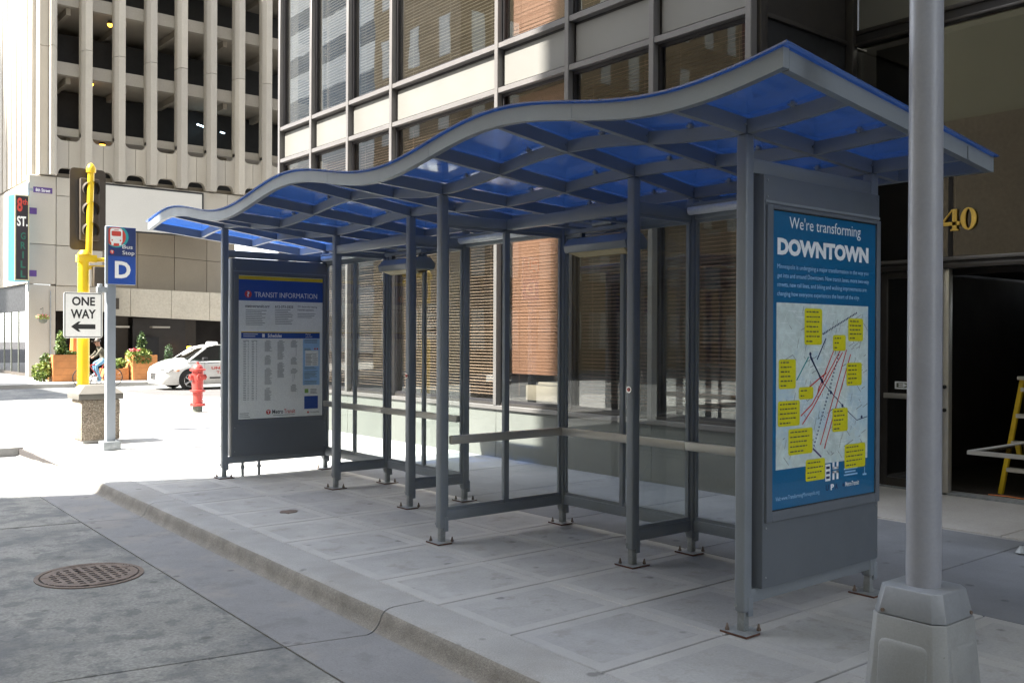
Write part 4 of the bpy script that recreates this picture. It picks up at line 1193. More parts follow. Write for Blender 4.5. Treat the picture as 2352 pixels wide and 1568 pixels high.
# rails and screens
def rail_x(xa, xb_, y, z0, z1, h=0.025, name='rail', m='steel'):
    return H_(MB().box(xa + 0.036, xb_ - 0.036, y - h, y + h, z0, z1), name, m, bev=0.006, seg=2)
def rail_y(ya, yb, x, z0, z1, h=0.025, name='rail', m='steel', e=0.036):
    return H_(MB().box(x - h, x + h, ya + e, yb - e, z0, z1), name, m, bev=0.006, seg=2)
def screen_x(xa, xb_, y, mull=False):
    rail_x(xa, xb_, y, 0.17, 0.25, name='bottom_rail'); rail_x(xa, xb_, y, 2.49, 2.57, name='top_rail')
    H_(MB().box(xa + 0.038, xb_ - 0.038, y - 0.012, y + 0.012, 0.25, 0.275).box(xa + 0.038, xb_ - 0.038, y - 0.012, y + 0.012, 2.465, 2.49)
       .box(xa + 0.036, xa + 0.055, y - 0.012, y + 0.012, 0.275, 2.465).box(xb_ - 0.055, xb_ - 0.036, y - 0.012, y + 0.012, 0.275, 2.465), 'glazing_frame', 'steel')
    xm = (xa + xb_) / 2
    if mull:
        H_(MB().box(xm - 0.026, xm + 0.026, y - 0.02, y + 0.02, 0.25, 2.49), 'mullion', 'steel', bev=0.004, seg=1)
        for a, b in ((xa + 0.05, xm - 0.02), (xm + 0.02, xb_ - 0.05)):
            H_(MB().box(a, b, y - 0.003, y + 0.003, 0.26, 2.48), 'glass_screen', 'clear_glass')
    else:
        H_(MB().box(xa + 0.05, xb_ - 0.05, y - 0.003, y + 0.003, 0.26, 2.48), 'glass_screen', 'clear_glass')
def screen_y(ya, yb, x, mull=True):
    rail_y(ya, yb, x, 0.17, 0.25, name='bottom_rail'); rail_y(ya, yb, x, 2.49, 2.57, name='top_rail')
    H_(MB().box(x - 0.012, x + 0.012, ya + 0.038, yb - 0.038, 0.25, 0.275).box(x - 0.012, x + 0.012, ya + 0.038, yb - 0.038, 2.465, 2.49)
       .box(x - 0.012, x + 0.012, ya + 0.036, ya + 0.055, 0.275, 2.465).box(x - 0.012, x + 0.012, yb - 0.055, yb - 0.036, 0.275, 2.465), 'glazing_frame', 'steel')
    ym = (ya + yb) / 2
    H_(MB().box(x - 0.018, x + 0.018, ym - 0.022, ym + 0.022, 0.25, 2.49), 'mullion', 'steel', bev=0.004, seg=1)
    for a, b in ((ya + 0.05, ym - 0.018), (ym + 0.018, yb - 0.05)):
        H_(MB().box(x - 0.003, x + 0.003, a, b, 0.26, 2.48), 'glass_screen', 'clear_glass')
for a in (0, 1, 3, 4):
    screen_y(a * B, (a + 1) * B, 2 * s_)
rail_y(2 * B, 3 * B, 2 * s_, 2.49, 2.57, name='top_rail')
screen_x(0, 2 * s_, 2 * B, mull=True)
screen_x(s_, 2 * s_, B); screen_x(s_, 2 * s_, 3 * B); screen_x(s_, 2 * s_, 4 * B)
# the two middle eaves rails that carry the heaters
rail_y(B, 2 * B, s_, 2.485, 2.572, name='eaves_rail', e=0.036); rail_y(3 * B, 4 * B, s_, 2.485, 2.572, name='eaves_rail')
# lean rails
H_(MB().box(0.037, 2 * s_ - 0.036, 2 * B - 0.085, 2 * B - 0.04, 0.772, 0.838), 'lean_rail', 'alu', bev=0.008)
for a, b in ((0.04, B), (B, 2 * B - 0.06), (3 * B + 0.02, 4 * B), (4 * B, 5 * B - 0.1)):
    H_(MB().box(2 * s_ - 0.088, 2 * s_ - 0.042, a, b - 0.002, 0.772, 0.838), 'lean_rail', 'alu', bev=0.008)
# heaters hung under the eaves
def heater(yc):
    L = 0.35; xc = 1.105; z0 = 2.30
    pr = [(xc - 0.115, z0), (xc - 0.13, z0 + 0.055), (xc - 0.07, z0 + 0.12), (xc + 0.07, z0 + 0.12), (xc + 0.13, z0 + 0.055), (xc + 0.115, z0)]
    h = H_(MB().prism(pr, yc - L, yc + L, 'y'), 'heater', 'steel', bev=0.004)
    MB().box(xc - 0.10, xc + 0.10, yc - L + 0.04, yc - 0.01, z0 - 0.008, z0 - 0.001).box(xc - 0.10, xc + 0.10, yc + 0.01, yc + L - 0.04, z0 - 0.008, z0 - 0.001).build('reflector', 'heater_in', h)
    g_ = MB()
    g_.add([(xc - 0.10, yc - L + 0.04, z0 - 0.003), (xc - 0.10, yc + L - 0.04, z0 - 0.003), (xc - 0.02, yc + L - 0.08, z0 - 0.035), (xc - 0.02, yc - L + 0.08, z0 - 0.035)], [(0, 1, 2, 3)])
    g_.add([(xc + 0.10, yc - L + 0.04, z0 - 0.003), (xc + 0.10, yc + L - 0.04, z0 - 0.003), (xc + 0.02, yc + L - 0.08, z0 - 0.035), (xc + 0.02, yc - L + 0.08, z0 - 0.035)], [(0, 1, 2, 3)])
    g_.build('louvre', 'heater_in', h)
    MB().box(xc - 0.035, xc + 0.035, yc - L + 0.02, yc + L + 0.02, z0 + 0.165, z0 + 0.195).build('mounting_channel', 'steel', h)
    for y in (yc - 0.26, yc + 0.26):
        MB().box(xc - 0.02, xc + 0.02, y - 0.015, y + 0.015, z0 + 0.13, z0 + 0.17).build('hanger', 'steel', h)
        MB().box(s_ + 0.02, xc + 0.03, y - 0.02, y + 0.02, z0 + 0.195, z0 + 0.21).build('hanger_arm', 'steel', h)
    MB().cyl((xc, yc - 0.1, z0 + 0.23), (xc, yc + 0.12, z0 + 0.23), 0.035, n=12).tube([(xc, yc + 0.12, z0 + 0.23), (xc - 0.1, yc + 0.2, z0 + 0.25), (s_ + 0.03, yc + 0.2, z0 + 0.25)], 0.014).build('gas_valve', 'galv', h, smooth=True)
heater(2.20); heater(5.12)
# white tube lights along the back eaves
for a, b in ((0.25, 1.41), (2.95, 4.42), (5.85, 7.12)):
    t = H_(MB().box(1.165, 1.235, a, b, 2.575, 2.60), 'light_channel', 'steel', bev=0.004)
    MB().cyl((1.20, a + 0.01, 2.552), (1.20, b - 0.01, 2.552), 0.036, n=16).build('tube_cover', 'tube', t, smooth=True, ang=50)
    MB().box(1.175, 1.225, b - 0.01, b + 0.02, 2.52, 2.585).build('end_cap', 'steel', t, bev=0.004)

# display cases in the two end walls
def case(yc, yface):
    """sheet-steel case; its poster side looks towards -Y"""
    y0, y1 = yface, yc + 0.085
    c = H_(MB().box(0.062, 1.245, y0, y1, 0.24, 2.50), 'display_case', 'steel_panel', bev=0.006, seg=2)
    fz0, fz1 = 0.655, 2.315
    d = MB()
    yo = y0 - 0.016
    d.box(0.075, 0.128, yo, y0 - 0.0005, 0.60, 2.335); d.box(1.192, 1.235, yo, y0 - 0.0005, 0.60, 2.335)
    d.box(0.128, 1.192, yo, y0 - 0.0005, 0.60, fz0); d.box(0.128, 1.192, yo, y0 - 0.0005, fz1, 2.335)
    d.build('case_door', 'steel_panel', c, bev=0.003, seg=1)
    MB().box(0.07, 1.24, y0 - 0.006, y0 - 0.0004, 2.345, 2.36).build('hinge', 'steel', c)
    sc_ = MB()
    for x in (0.09, 1.22):
        for z in (0.30, 0.57, 2.38, 2.47, 0.9):
            sc_.cyl((x, y0 - 0.0005, z), (x, y0 - 0.005, z), 0.006, n=8)
    sc_.build('screw', 'galv', c)
    rail_x(0, 2 * s_, yc, 2.51, 2.59, name='top_rail'); rail_x(0, 2 * s_, yc, 0.16, 0.236, name='bottom_rail', h=0.03)
    MB().box(0.126, 1.194, y0 - 0.003, y0 - 0.001, 0.652, 2.318).build('poster_backing', 'black', c)
    return c, y0 - 0.004
caseA, ypA = case(0.0, -0.08)
caseB, ypB = case(5 * B, 5 * B - 0.08)
for x in (0.22, 0.42):
    H_(MB().cyl((x, 5 * B, 0.0), (x, 5 * B, 0.17), 0.018, n=8).cyl((x, 5 * B, 0.09), (x, 5 * B, 0.12), 0.026, n=8), 'conduit', 'galv')

def layer(y, k): return y - 0.0004 * k
def rrect(mb, u0, u1, v0, v1, place, r=0.012, mi=0):
    pts = []
    for cx_, cy_, a0 in ((u1 - r, v1 - r, 0), (u0 + r, v1 - r, 90), (u0 + r, v0 + r, 180), (u1 - r, v0 + r, 270)):
        for k in range(4):
            a = R(a0 + 30 * k); pts.append((cx_ + r * math.cos(a), cy_ + r * math.sin(a)))
    mb.add([place(*p) for p in pts], [tuple(range(len(pts)))], mi)
def disc(mb, cu, cv, r, place, n=20, mi=0, r2=None):
    pts = [place(cu + r * math.cos(2 * math.pi * k / n), cv + (r2 or r) * math.sin(2 * math.pi * k / n)) for k in range(n)]
    mb.add(pts, [tuple(range(n))], mi)
def stroke(mb, pts, w_, place, mi=0):
    for (a, b), (c, d) in zip(pts, pts[1:]):
        L = math.hypot(c - a, d - b) or 1; nx, ny = -(d - b) / L * w_ / 2, (c - a) / L * w_ / 2
        mb.add([place(a + nx, b + ny), place(c + nx, d + ny), place(c - nx, d - ny), place(a - nx, b - ny)], [(0, 1, 2, 3)], mi)
PX0, PX1, PZ0, PZ1 = 0.130, 1.190, 0.662, 2.308
PW, PH = PX1 - PX0, PZ1 - PZ0
def uv(y, k):                      # poster fractions (u right, v down) -> scene
    return lambda u, v: (PX0 + u * PW, layer(y, k), PZ1 - v * PH)
def flat(y, k):                    # metres inside the poster, v up
    return lambda u, v: (u, layer(y, k), v)
def T(mb, txt, u0, u1, v0, v1, y, k, bold=0.0, mi=0):
    put_text(mb, txt, PX0 + u0 * PW, PX0 + u1 * PW, PZ1 - v1 * PH, PZ1 - v0 * PH, flat(y, k), bold, mi)
def rect(mb, u0, u1, v0, v1, y, k, mi=0):
    p = uv(y, k); mb.add([p(u0, v1), p(u1, v1), p(u1, v0), p(u0, v0)], [(0, 1, 2, 3)], mi)
def C_(mb, name, m, par, **k): return mb.build(name, m, par, **k)
# ---- poster A: the blue downtown map
y = ypA
m = MB(); rect(m, 0, 1, 0, 1, y, 0); C_(m, 'poster', 'p_blue', caseA)
m = MB(); T(m, "We're transforming", 0.15, 0.84, 0.012, 0.066, y, 2, 0.0); T(m, 'DOWNTOWN', 0.045, 0.925, 0.088, 0.146, y, 2, 0.055); C_(m, 'title_lettering', 'p_white', caseA)
m = MB()
for i, (tx, u1) in enumerate((('Minneapolis is undergoing a major transformation in the way you', 0.925), ('get into and around Downtown. New transit lanes, more two-way', 0.93), ('streets, new rail lines, and biking and walking improvements are', 0.905), ('changing how everyone experiences the heart of the city.', 0.83))):
    T(m, tx, 0.045, u1, 0.176 + i * 0.0305, 0.196 + i * 0.0305, y, 2, 0.0)
T(m, 'Visit www.TransformingMinneapolis.org', 0.04, 0.44, 0.958, 0.976, y, 2, 0.0)
C_(m, 'lettering', 'p_sky', caseA)
m = MB(); rect(m, 0.04, 0.925, 0.306, 0.868, y, 1); C_(m, 'map', 'p_map', caseA)
p = uv(y, 2)
def pm(pts): return [(u, v) for u, v in pts]
rl = random.Random(3)
def sline(mb, pts, w_, k, mi=0):
    q = [(PX0 + u * PW, PZ1 - v * PH) for u, v in pts]
    stroke(mb, q, w_, flat(y, k), mi)
m = MB()
for _ in range(120):
    u = rl.uniform(0.08, 0.88); v = rl.uniform(0.33, 0.85); a = rl.choice([0.35, -0.75, 1.25]); L = rl.uniform(0.02, 0.075)
    sline(m, [(u, v), (u + L * math.cos(a), v - 0.65 * L * math.sin(a))], 0.0035, 2, 0)
for _ in range(170):
    u = rl.uniform(0.05, 0.85); v = rl.uniform(0.32, 0.84); a = rl.choice([0.0, 1.1, -0.5]); L = rl.uniform(0.06, 0.12)
    u2, v2 = u + L * math.cos(a), v - 0.65 * L * math.sin(a)
    if 0.05 < u2 < 0.92 and 0.31 < v2 < 0.86: sline(m, [(u, v), (u2, v2)], 0.0015, 2, 1)
C_(m, 'map_streets', ['p_greyline', 'p_white'], caseA, kind='stuff')
for pts in ([(0.50, 0.548), (0.42, 0.57), (0.33, 0.598)], [(0.57, 0.47), (0.42, 0.61)], [(0.635, 0.47), (0.365, 0.655), (0.26, 0.693)], [(0.66, 0.475), (0.37, 0.67), (0.275, 0.722)], [(0.70, 0.466), (0.445, 0.80)], [(0.742, 0.483), (0.483, 0.815)]):
    m = MB(); sline(m, pts, 0.0085, 3); C_(m, 'transit_line', 'p_red', caseA)
for pts in ([(0.62, 0.485), (0.385, 0.80)], [(0.42, 0.42), (0.80, 0.332)], [(0.345, 0.49), (0.46, 0.575)]):
    m = MB(); n = 26
    for k in range(n):
        t = k / (n - 1); u = pts[0][0] * (1 - t) + pts[1][0] * t; v = pts[0][1] * (1 - t) + pts[1][1] * t
        disc(m, PX0 + u * PW, PZ1 - v * PH, 0.0062, flat(y, 4), n=8)
    C_(m, 'dotted_line', 'sign_navy', caseA)
m = MB(); sline(m, [(0.345, 0.48), (0.45, 0.575), (0.60, 0.64), (0.69, 0.68), (0.81, 0.725), (0.92, 0.715)], 0.005, 3)
for u, v in ((0.345, 0.48), (0.46, 0.577), (0.545, 0.618), (0.66, 0.668), (0.86, 0.715)): disc(m, PX0 + u * PW, PZ1 - v * PH, 0.011, flat(y, 4), n=12)
C_(m, 'transit_line', 'sign_navy', caseA)
m = MB(); sline(m, [(0.33, 0.49), (0.22, 0.57)], 0.009, 3); C_(m, 'transit_line', 'teal', caseA)
m = MB(); sline(m, [(0.495, 0.425), (0.41, 0.50)], 0.009, 3); C_(m, 'transit_line', 'sign_navy', caseA)
m = MB(); sline(m, [(0.375, 0.81), (0.455, 0.843)], 0.011, 3); C_(m, 'transit_line', 'purple', caseA)
notes = [(0.29, 0.455, 0.322, 0.448), (0.715, 0.87, 0.352, 0.435), (0.562, 0.69, 0.413, 0.470), (0.06, 0.212, 0.497, 0.597), (0.70, 0.858, 0.514, 0.597), (0.24, 0.375, 0.594, 0.636),
         (0.055, 0.25, 0.638, 0.724), (0.56, 0.715, 0.676, 0.760), (0.148, 0.37, 0.735, 0.824), (0.307, 0.49, 0.847, 0.922), (0.685, 0.90, 0.810, 0.898)]
for i, (u0, u1, v0, v1) in enumerate(notes):
    m = MB(); rrect(m, PX0 + u0 * PW, PX0 + u1 * PW, PZ1 - v1 * PH, PZ1 - v0 * PH, flat(y, 5), r=0.014)
    o = C_(m, 'map_note', 'p_note', caseA)
    m = MB(); nl = max(2, int((v1 - v0) / 0.0165)); st_ = (v1 - v0) / (nl + 0.4)
    for k in range(nl):
        v = v0 + st_ * (k + 0.7); uu = u0 + 0.016; ue = u1 - 0.016 - (rl.uniform(0.0, 0.05) if k < nl - 1 else 0.07)
        while uu < ue - 0.008:
            wd_ = rl.uniform(0.012, 0.034); rect(m, uu, min(ue, uu + wd_), v - 0.0022, v + 0.0022, y, 6); uu += wd_ + 0.006
    m.build('note_print', 'p_ink', o, kind='stuff') if False else C_(m, 'note_print', 'p_ink', caseA, kind='stuff')
m = MB(); rect(m, 0.495, 0.545, 0.872, 0.932, y, 3); rect(m, 0.565, 0.585, 0.868, 0.89, y, 3); rect(m, 0.605, 0.625, 0.868, 0.89, y, 3); rect(m, 0.565, 0.625, 0.885, 0.893, y, 3)
rect(m, 0.565, 0.585, 0.90, 0.93, y, 3); rect(m, 0.605, 0.625, 0.90, 0.93, y, 3); rect(m, 0.565, 0.625, 0.899, 0.907, y, 3)
T(m, 'P', 0.548, 0.580, 0.945, 0.966, y, 3, 0.04); T(m, 'MetroTransit', 0.695, 0.835, 0.945, 0.962, y, 3, 0.01)
C_(m, 'logo', 'p_white', caseA)
m = MB(); T(m, 'U', 0.50, 0.53, 0.945, 0.966, y, 3, 0.04); T(m, 'A', 0.59, 0.62, 0.945, 0.966, y, 3, 0.04); disc(m, PX0 + 0.675 * PW, PZ1 - 0.955 * PH, 0.010, flat(y, 3), n=14)
for v0_ in (0.880, 0.898, 0.915): rect(m, 0.503, 0.537, v0_, v0_ + 0.009, y, 4)
C_(m, 'logo', 'sign_navy', caseA)
m = MB()
for k in range(3): rect(m, 0.68 + 0.01 * (k % 2), 0.82 - 0.02 * (k % 2), 0.896 + k * 0.011, 0.901 + k * 0.011, y, 3)
rect(m, 0.875, 0.915, 0.925, 0.931, y, 3); rect(m, 0.892, 0.898, 0.900, 0.925, y, 3)
C_(m, 'logo_print', 'p_sky', caseA)
# ---- poster B: transit information
y = ypB
m = MB(); rect(m, 0, 1, 0, 1, y, 0); C_(m, 'poster', 'p_paper', caseB)
m = MB(); rect(m, 0, 1, 0.028, 0.175, y, 1); rect(m, 0.03, 0.965, 0.398, 0.438, y, 1); rect(m, 0.775, 0.945, 0.855, 0.948, y, 1); C_(m, 'blue_band', 'p_royal', caseB)
m = MB(); rect(m, 0, 1, 0.003, 0.028, y, 1); rect(m, 0.03, 0.965, 0.391, 0.398, y, 1); C_(m, 'yellow_band', 'p_yellow', caseB)
m = MB(); disc(m, PX0 + 0.108 * PW, PZ1 - 0.130 * PH, 0.042, flat(y, 2), n=26); disc(m, PX0 + 0.345 * PW, PZ1 - 0.957 * PH, 0.029, flat(y, 2), n=24)
disc(m, PX0 + 0.905 * PW, PZ1 - 0.513 * PH, 0.011, flat(y, 4), n=12); disc(m, PX0 + 0.935 * PW, PZ1 - 0.513 * PH, 0.011, flat(y, 4), n=12); disc(m, PX0 + 0.822 * PW, PZ1 - 0.972 * PH, 0.012, flat(y, 2), n=12)
T(m, 'Transit', 0.53, 0.665, 0.942, 0.972, y, 2, 0.01); C_(m, 'red_mark', 'p_red', caseB)
m = MB(); T(m, '?', 0.093, 0.123, 0.112, 0.149, y, 3, 0.04); T(m, 'TRANSIT INFORMATION', 0.18, 0.93, 0.113, 0.149, y, 2, 0.0); T(m, 'Schedules', 0.335, 0.50, 0.405, 0.431, y, 2, 0.03)
T(m, 'T', 0.331, 0.360, 0.946, 0.969, y, 3, 0.04); T(m, 'Paying', 0.79, 0.85, 0.402, 0.415, y, 2, 0.01); T(m, 'your fare', 0.79, 0.87, 0.420, 0.433, y, 2, 0.01)
rect(m, 0.27, 0.30, 0.406, 0.430, y, 2); rect(m, 0.055, 0.22, 0.407, 0.411, y, 2); rect(m, 0.055, 0.19, 0.421, 0.425, y, 2)
C_(m, 'title_lettering', 'p_white', caseB)
m = MB(); T(m, 'metrotransit.org', 0.075, 0.355, 0.203, 0.229, y, 2, 0.02); T(m, '612-373-3333', 0.42, 0.635, 0.203, 0.222, y, 2, 0.02)
T(m, 'TTY Service for hearing', 0.69, 0.93, 0.203, 0.218, y, 2, 0.01); T(m, 'impaired customers', 0.69, 0.89, 0.225, 0.240, y, 2, 0.01); T(m, 'Metro', 0.39, 0.52, 0.942, 0.972, y, 2, 0.02); T(m, 'Fare spending', 0.845, 0.96, 0.966, 0.980, y, 2, 0.0)
C_(m, 'lettering', 'p_ink', caseB)
m = MB(); rect(m, 0.757, 0.965, 0.440, 0.775, y, 1); C_(m, 'fare_panel', 'p_sky', caseB)
m = MB(); rect(m, 0.785, 0.95, 0.525, 0.638, y, 2); C_(m, 'fare_table', 'p_paper', caseB)
m = MB(); rect(m, 0.78, 0.825, 0.803, 0.832, y, 1); C_(m, 'green_mark', 'p_green', caseB)
m = MB()
def para(u0, u1, v0, v1, dv, jag=0.3, h=0.0018):
    v = v0
    while v < v1:
        rect(m, u0, u1 - (u1 - u0) * rl.uniform(0, jag), v, v + 2 * h, y, 3); v += dv
para(0.08, 0.32, 0.240, 0.350, 0.0125); para(0.42, 0.64, 0.232, 0.335, 0.0125); para(0.69, 0.92, 0.258, 0.29, 0.0125)
for u0, wd_ in ((0.055, 0.035), (0.105, 0.012), (0.15, 0.03), (0.20, 0.012)):
    para(u0, u0 + wd_, 0.462, 0.865, 0.0118, 0.25)
rect(m, 0.05, 0.12, 0.452, 0.456, y, 3); rect(m, 0.145, 0.215, 0.452, 0.456, y, 3)
for u0, vs_ in ((0.30, ((0.453, 0.53), (0.56, 0.62), (0.65, 0.76), (0.79, 0.875))), (0.45, ((0.453, 0.585), (0.61, 0.715))), (0.61, ((0.453, 0.50), (0.575, 0.625), (0.655, 0.69), (0.77, 0.82)))):
    for v0, v1 in vs_:
        rect(m, u0 + 0.015, u0 + 0.06, v0 - 0.001, v0 + 0.003, y, 3)
        para(u0, u0 + 0.085, v0 + 0.009, v1, 0.0072, 0.35, 0.0014)
for u_, v0, v1 in ((0.672, 0.50, 0.565), (0.635, 0.69, 0.75), (0.655, 0.69, 0.73)): rect(m, u_, u_ + 0.003, v0, v1, y, 3)
for u0, u1, v0, v1 in ((0.775, 0.94, 0.447, 0.47), (0.775, 0.86, 0.51, 0.52), (0.79, 0.87, 0.55, 0.63), (0.775, 0.93, 0.645, 0.66), (0.775, 0.94, 0.675, 0.715), (0.775, 0.86, 0.725, 0.733), (0.775, 0.94, 0.745, 0.765), (0.85, 0.94, 0.805, 0.835)):
    para(u0, u1, v0, v1, 0.0095, 0.2)
para(0.875, 0.94, 0.55, 0.63, 0.015, 0.4); para(0.015, 0.14, 0.958, 0.985, 0.013); para(0.40, 0.66, 0.981, 0.984, 0.01, 0)
C_(m, 'small_print', 'p_greyline', caseB, kind='stuff')
for c, yy_ in ((caseA, ypA), (caseB, ypB)):
    C_(MB().box(0.127, 1.193, yy_ - 0.0098, yy_ - 0.0052, 0.655, 2.315), 'case_glass', 'case_glass', c)

# ================================================================== STREET FURNITURE
# exposed aggregate litter bin
bn_ = empty('litter_bin', (-0.08, 11.95, 0), 'square pebble concrete litter bin with brown hooded lid', 'litter bin')
MB().box(-0.355, 0.20, 11.68, 12.22, 0.05, 0.655).build('body', 'aggregate', bn_, bev=0.02)
MB().box(-0.33, 0.175, 11.70, 12.20, 0.0, 0.052).build('base', 'light_slab', bn_, bev=0.01)
MB().box(-0.405, 0.235, 11.63, 12.27, 0.66, 0.745).build('lid_rim', 'bin_lid', bn_, bev=0.012)
lm = MB(); lm.add([(-0.405, 11.63, 0.746), (0.235, 11.63, 0.746), (0.235, 12.27, 0.746), (-0.405, 12.27, 0.746), (-0.28, 11.79, 0.865), (0.11, 11.79, 0.865), (0.11, 12.11, 0.865), (-0.28, 12.11, 0.865)],
                  [(0, 3, 2, 1), (4, 5, 6, 7), (0, 1, 5, 4), (1, 2, 6, 5), (2, 3, 7, 6), (3, 0, 4, 7)])
lm.build('lid', 'bin_lid', bn_)
# bus stop sign on square post
bp = empty('bus_stop_sign', (-0.21, 10.76, 0), 'blue bus stop D sign on square steel post beside the pebble bin', 'sign')
MB().box(-0.275, -0.155, 10.70, 10.82, 0.12, 3.16).build('post', 'steel', bp, bev=0.008)
MB().box(-0.335, -0.095, 10.64, 10.88, 0.0, 0.125).build('base', 'galv', bp, bev=0.01)
MB().box(-0.31, 0.105, 10.66, 10.70, 2.335, 3.15).build('sign_box', 'steel', bp, bev=0.004, seg=1)
m = MB(); m.box(-0.275, 0.10, 10.655, 10.659, 2.34, 3.145); m.build('sign_face', 'sign_blue', bp)
m = MB(); m.box(-0.2745, 0.0995, 10.651, 10.6545, 2.735, 3.14); m.build('sign_top', 'sign_navy', bp)
f3 = lambda yy_: (lambda u, v: (u, yy_, v))
m = MB(); disc(m, -0.165, 3.01, 0.165, f3(10.6495), n=36, r2=0.155)
m.v = [(max(-0.2740, v[0]), v[1], min(3.139, v[2])) for v in m.v]; m.build('teal_ring', 'teal', bp)
m = MB(); disc(m, -0.180, 3.01, 0.142, f3(10.648), n=36, r2=0.138); m.v = [(max(-0.2738, v[0]), v[1], min(3.138, v[2])) for v in m.v]
disc(m, -0.225, 2.79, 0.028, f3(10.648), n=20); m.build('red_disc', 'red', bp)
m = MB()
rrect(m, -0.250, -0.085, 2.915, 3.125, f3(10.6465), r=0.03); rrect(m, -0.235, -0.205, 2.885, 2.93, f3(10.6468), r=0.008); rrect(m, -0.13, -0.10, 2.885, 2.93, f3(10.6468), r=0.008)
put_text(m, 'Bus', -0.085, 0.055, 2.845, 2.900, f3(10.6465)); put_text(m, 'Stop', -0.085, 0.080, 2.745, 2.815, f3(10.6465)); put_text(m, 'D', -0.185, 0.030, 2.425, 2.665, f3(10.653), bold=0.035)
put_text(m, 'T', -0.240, -0.210, 2.775, 2.808, f3(10.6465), bold=0.03)
m.build('bus_lettering', 'white', bp)
m = MB(); rrect(m, -0.232, -0.103, 3.015, 3.085, f3(10.645), r=0.015); disc(m, -0.225, 2.955, 0.011, f3(10.645), n=12); disc(m, -0.112, 2.955, 0.011, f3(10.645), n=12); rrect(m, -0.20, -0.135, 3.097, 3.106, f3(10.645), r=0.003)
m.build('bus_window', 'red', bp)
MB().box(-0.40, -0.20, 10.71, 10.79, 2.22, 2.30).cyl((-0.36, 10.75, 2.2), (-0.36, 10.75, 2.34), 0.035, n=8).build('clamp', 'galv', bp, bev=0.006)
# yellow signal pole with signal head
sp = empty('traffic_signal', (0.225, 13.79, 0), 'yellow pole carrying a dark traffic signal head behind the bus stop sign', 'traffic signal')
MB().cyl((0.225, 13.79, 0), (0.225, 13.79, 2.92), 0.098, 0.092, n=24).build('pole', 'yellow', sp, smooth=True, ang=50)
MB().cyl((0.225, 13.79, 0), (0.225, 13.79, 0.25), 0.16, 0.13, n=20).build('pole_foot', 'yellow', sp, smooth=True, ang=50)
MB().cyl((0.30, 13.76, 2.90), (0.335, 13.76, 4.50), 0.052, n=18).lathe([(0.075, 4.38), (0.08, 4.44), (0.055, 4.50), (0.02, 4.535)], 0.333, 13.76, n=16).build('upper_pole', 'yellow', sp, smooth=True, ang=50)
MB().box(0.12, 0.42, 13.70, 13.88, 2.86, 2.98).cyl((0.24, 13.78, 2.98), (0.24, 13.78, 3.06), 0.12, 0.07, n=14).cyl((0.28, 13.76, 2.90), (0.95, 13.76, 2.93), 0.036, n=10).cyl((0.28, 13.76, 2.77), (0.95, 13.76, 2.80), 0.036, n=10).build('bracket', 'yellow', sp, bev=0.006)
m = MB()
pts = []
for cx_, cz_, a0 in ((0.575, 4.41, 0), (0.13, 4.41, 90), (0.13, 3.15, 180), (0.575, 3.15, 270)):
    for k in range(5): a = R(a0 + 22.5 * k); pts.append((cx_ + 0.07 * math.cos(a), cz_ + 0.07 * math.sin(a)))
m.prism(pts, 14.02, 14.035, 'y'); m.build('backplate', 'visor', sp)
MB().box(0.20, 0.51, 13.90, 14.02, 3.24, 4.30).build('housing', 'visor', sp, bev=0.02)
for z in (4.12, 3.77, 3.42):
    MB().cyl((0.355, 13.896, z), (0.355, 13.905, z), 0.115, n=20).build('lens', 'black', sp)
    v_ = MB(); n = 14
    a_ = []; b_ = []
    for k in range(n + 1):
        t = R(-35 + 250 * k / n)
        a_.append((0.355 + 0.13 * math.cos(t), 13.90, z + 0.13 * math.sin(t))); b_.append((0.355 + 0.13 * math.cos(t), 13.90 - 0.20 * (0.45 + 0.55 * max(0, math.sin(t))), z + 0.13 * math.sin(t) - 0.02))
    v_.add(a_ + b_, [(k, k + 1, k + 1 + n + 1, k + n + 1) for k in range(n)])
    v_.build('visor', 'visor', sp, smooth=True)
MB().box(0.33, 0.58, 13.55, 13.72, 2.44, 2.78).build('pedestrian_head', 'visor', sp, bev=0.02)
ow = empty('one_way_sign', (0.18, 13.65, 1.57), 'white one way sign with black left arrow on the yellow pole', 'sign')
m = MB(); rrect(m, -0.13, 0.487, 1.572, 2.340, f3(13.63), r=0.045)
n = len(m.v); m2 = MB(); m2.prism([(v[0], v[2]) for v in m.v], 13.625, 13.633, 'y'); m2.build('plate', 'white', ow)
m = MB()
bd = [(-0.108, 1.594), (0.465, 1.594), (0.465, 2.318), (-0.108, 2.318), (-0.108, 1.594)]
stroke(m, bd, 0.012, f3(13.6235))
put_text(m, 'ONE', 0.0, 0.365, 2.115, 2.265, f3(13.6235), bold=0.03); put_text(m, 'WAY', -0.02, 0.38, 1.90, 2.055, f3(13.6235), bold=0.03)
m.add([f3(13.6235)(u, v) for u, v in ((0.372, 1.805), (0.10, 1.805), (0.14, 1.85), (0.10, 1.85), (-0.015, 1.765), (0.10, 1.68), (0.14, 1.68), (0.10, 1.725), (0.372, 1.725))], [(0, 1, 7, 8), (1, 2, 3, 4, 5, 6, 7)])
m.build('lettering', 'black', ow)
MB().box(0.17, 0.28, 13.634, 13.70, 1.75, 1.80).box(0.17, 0.28, 13.634, 13.70, 2.12, 2.17).build('clamp', 'galv', ow)
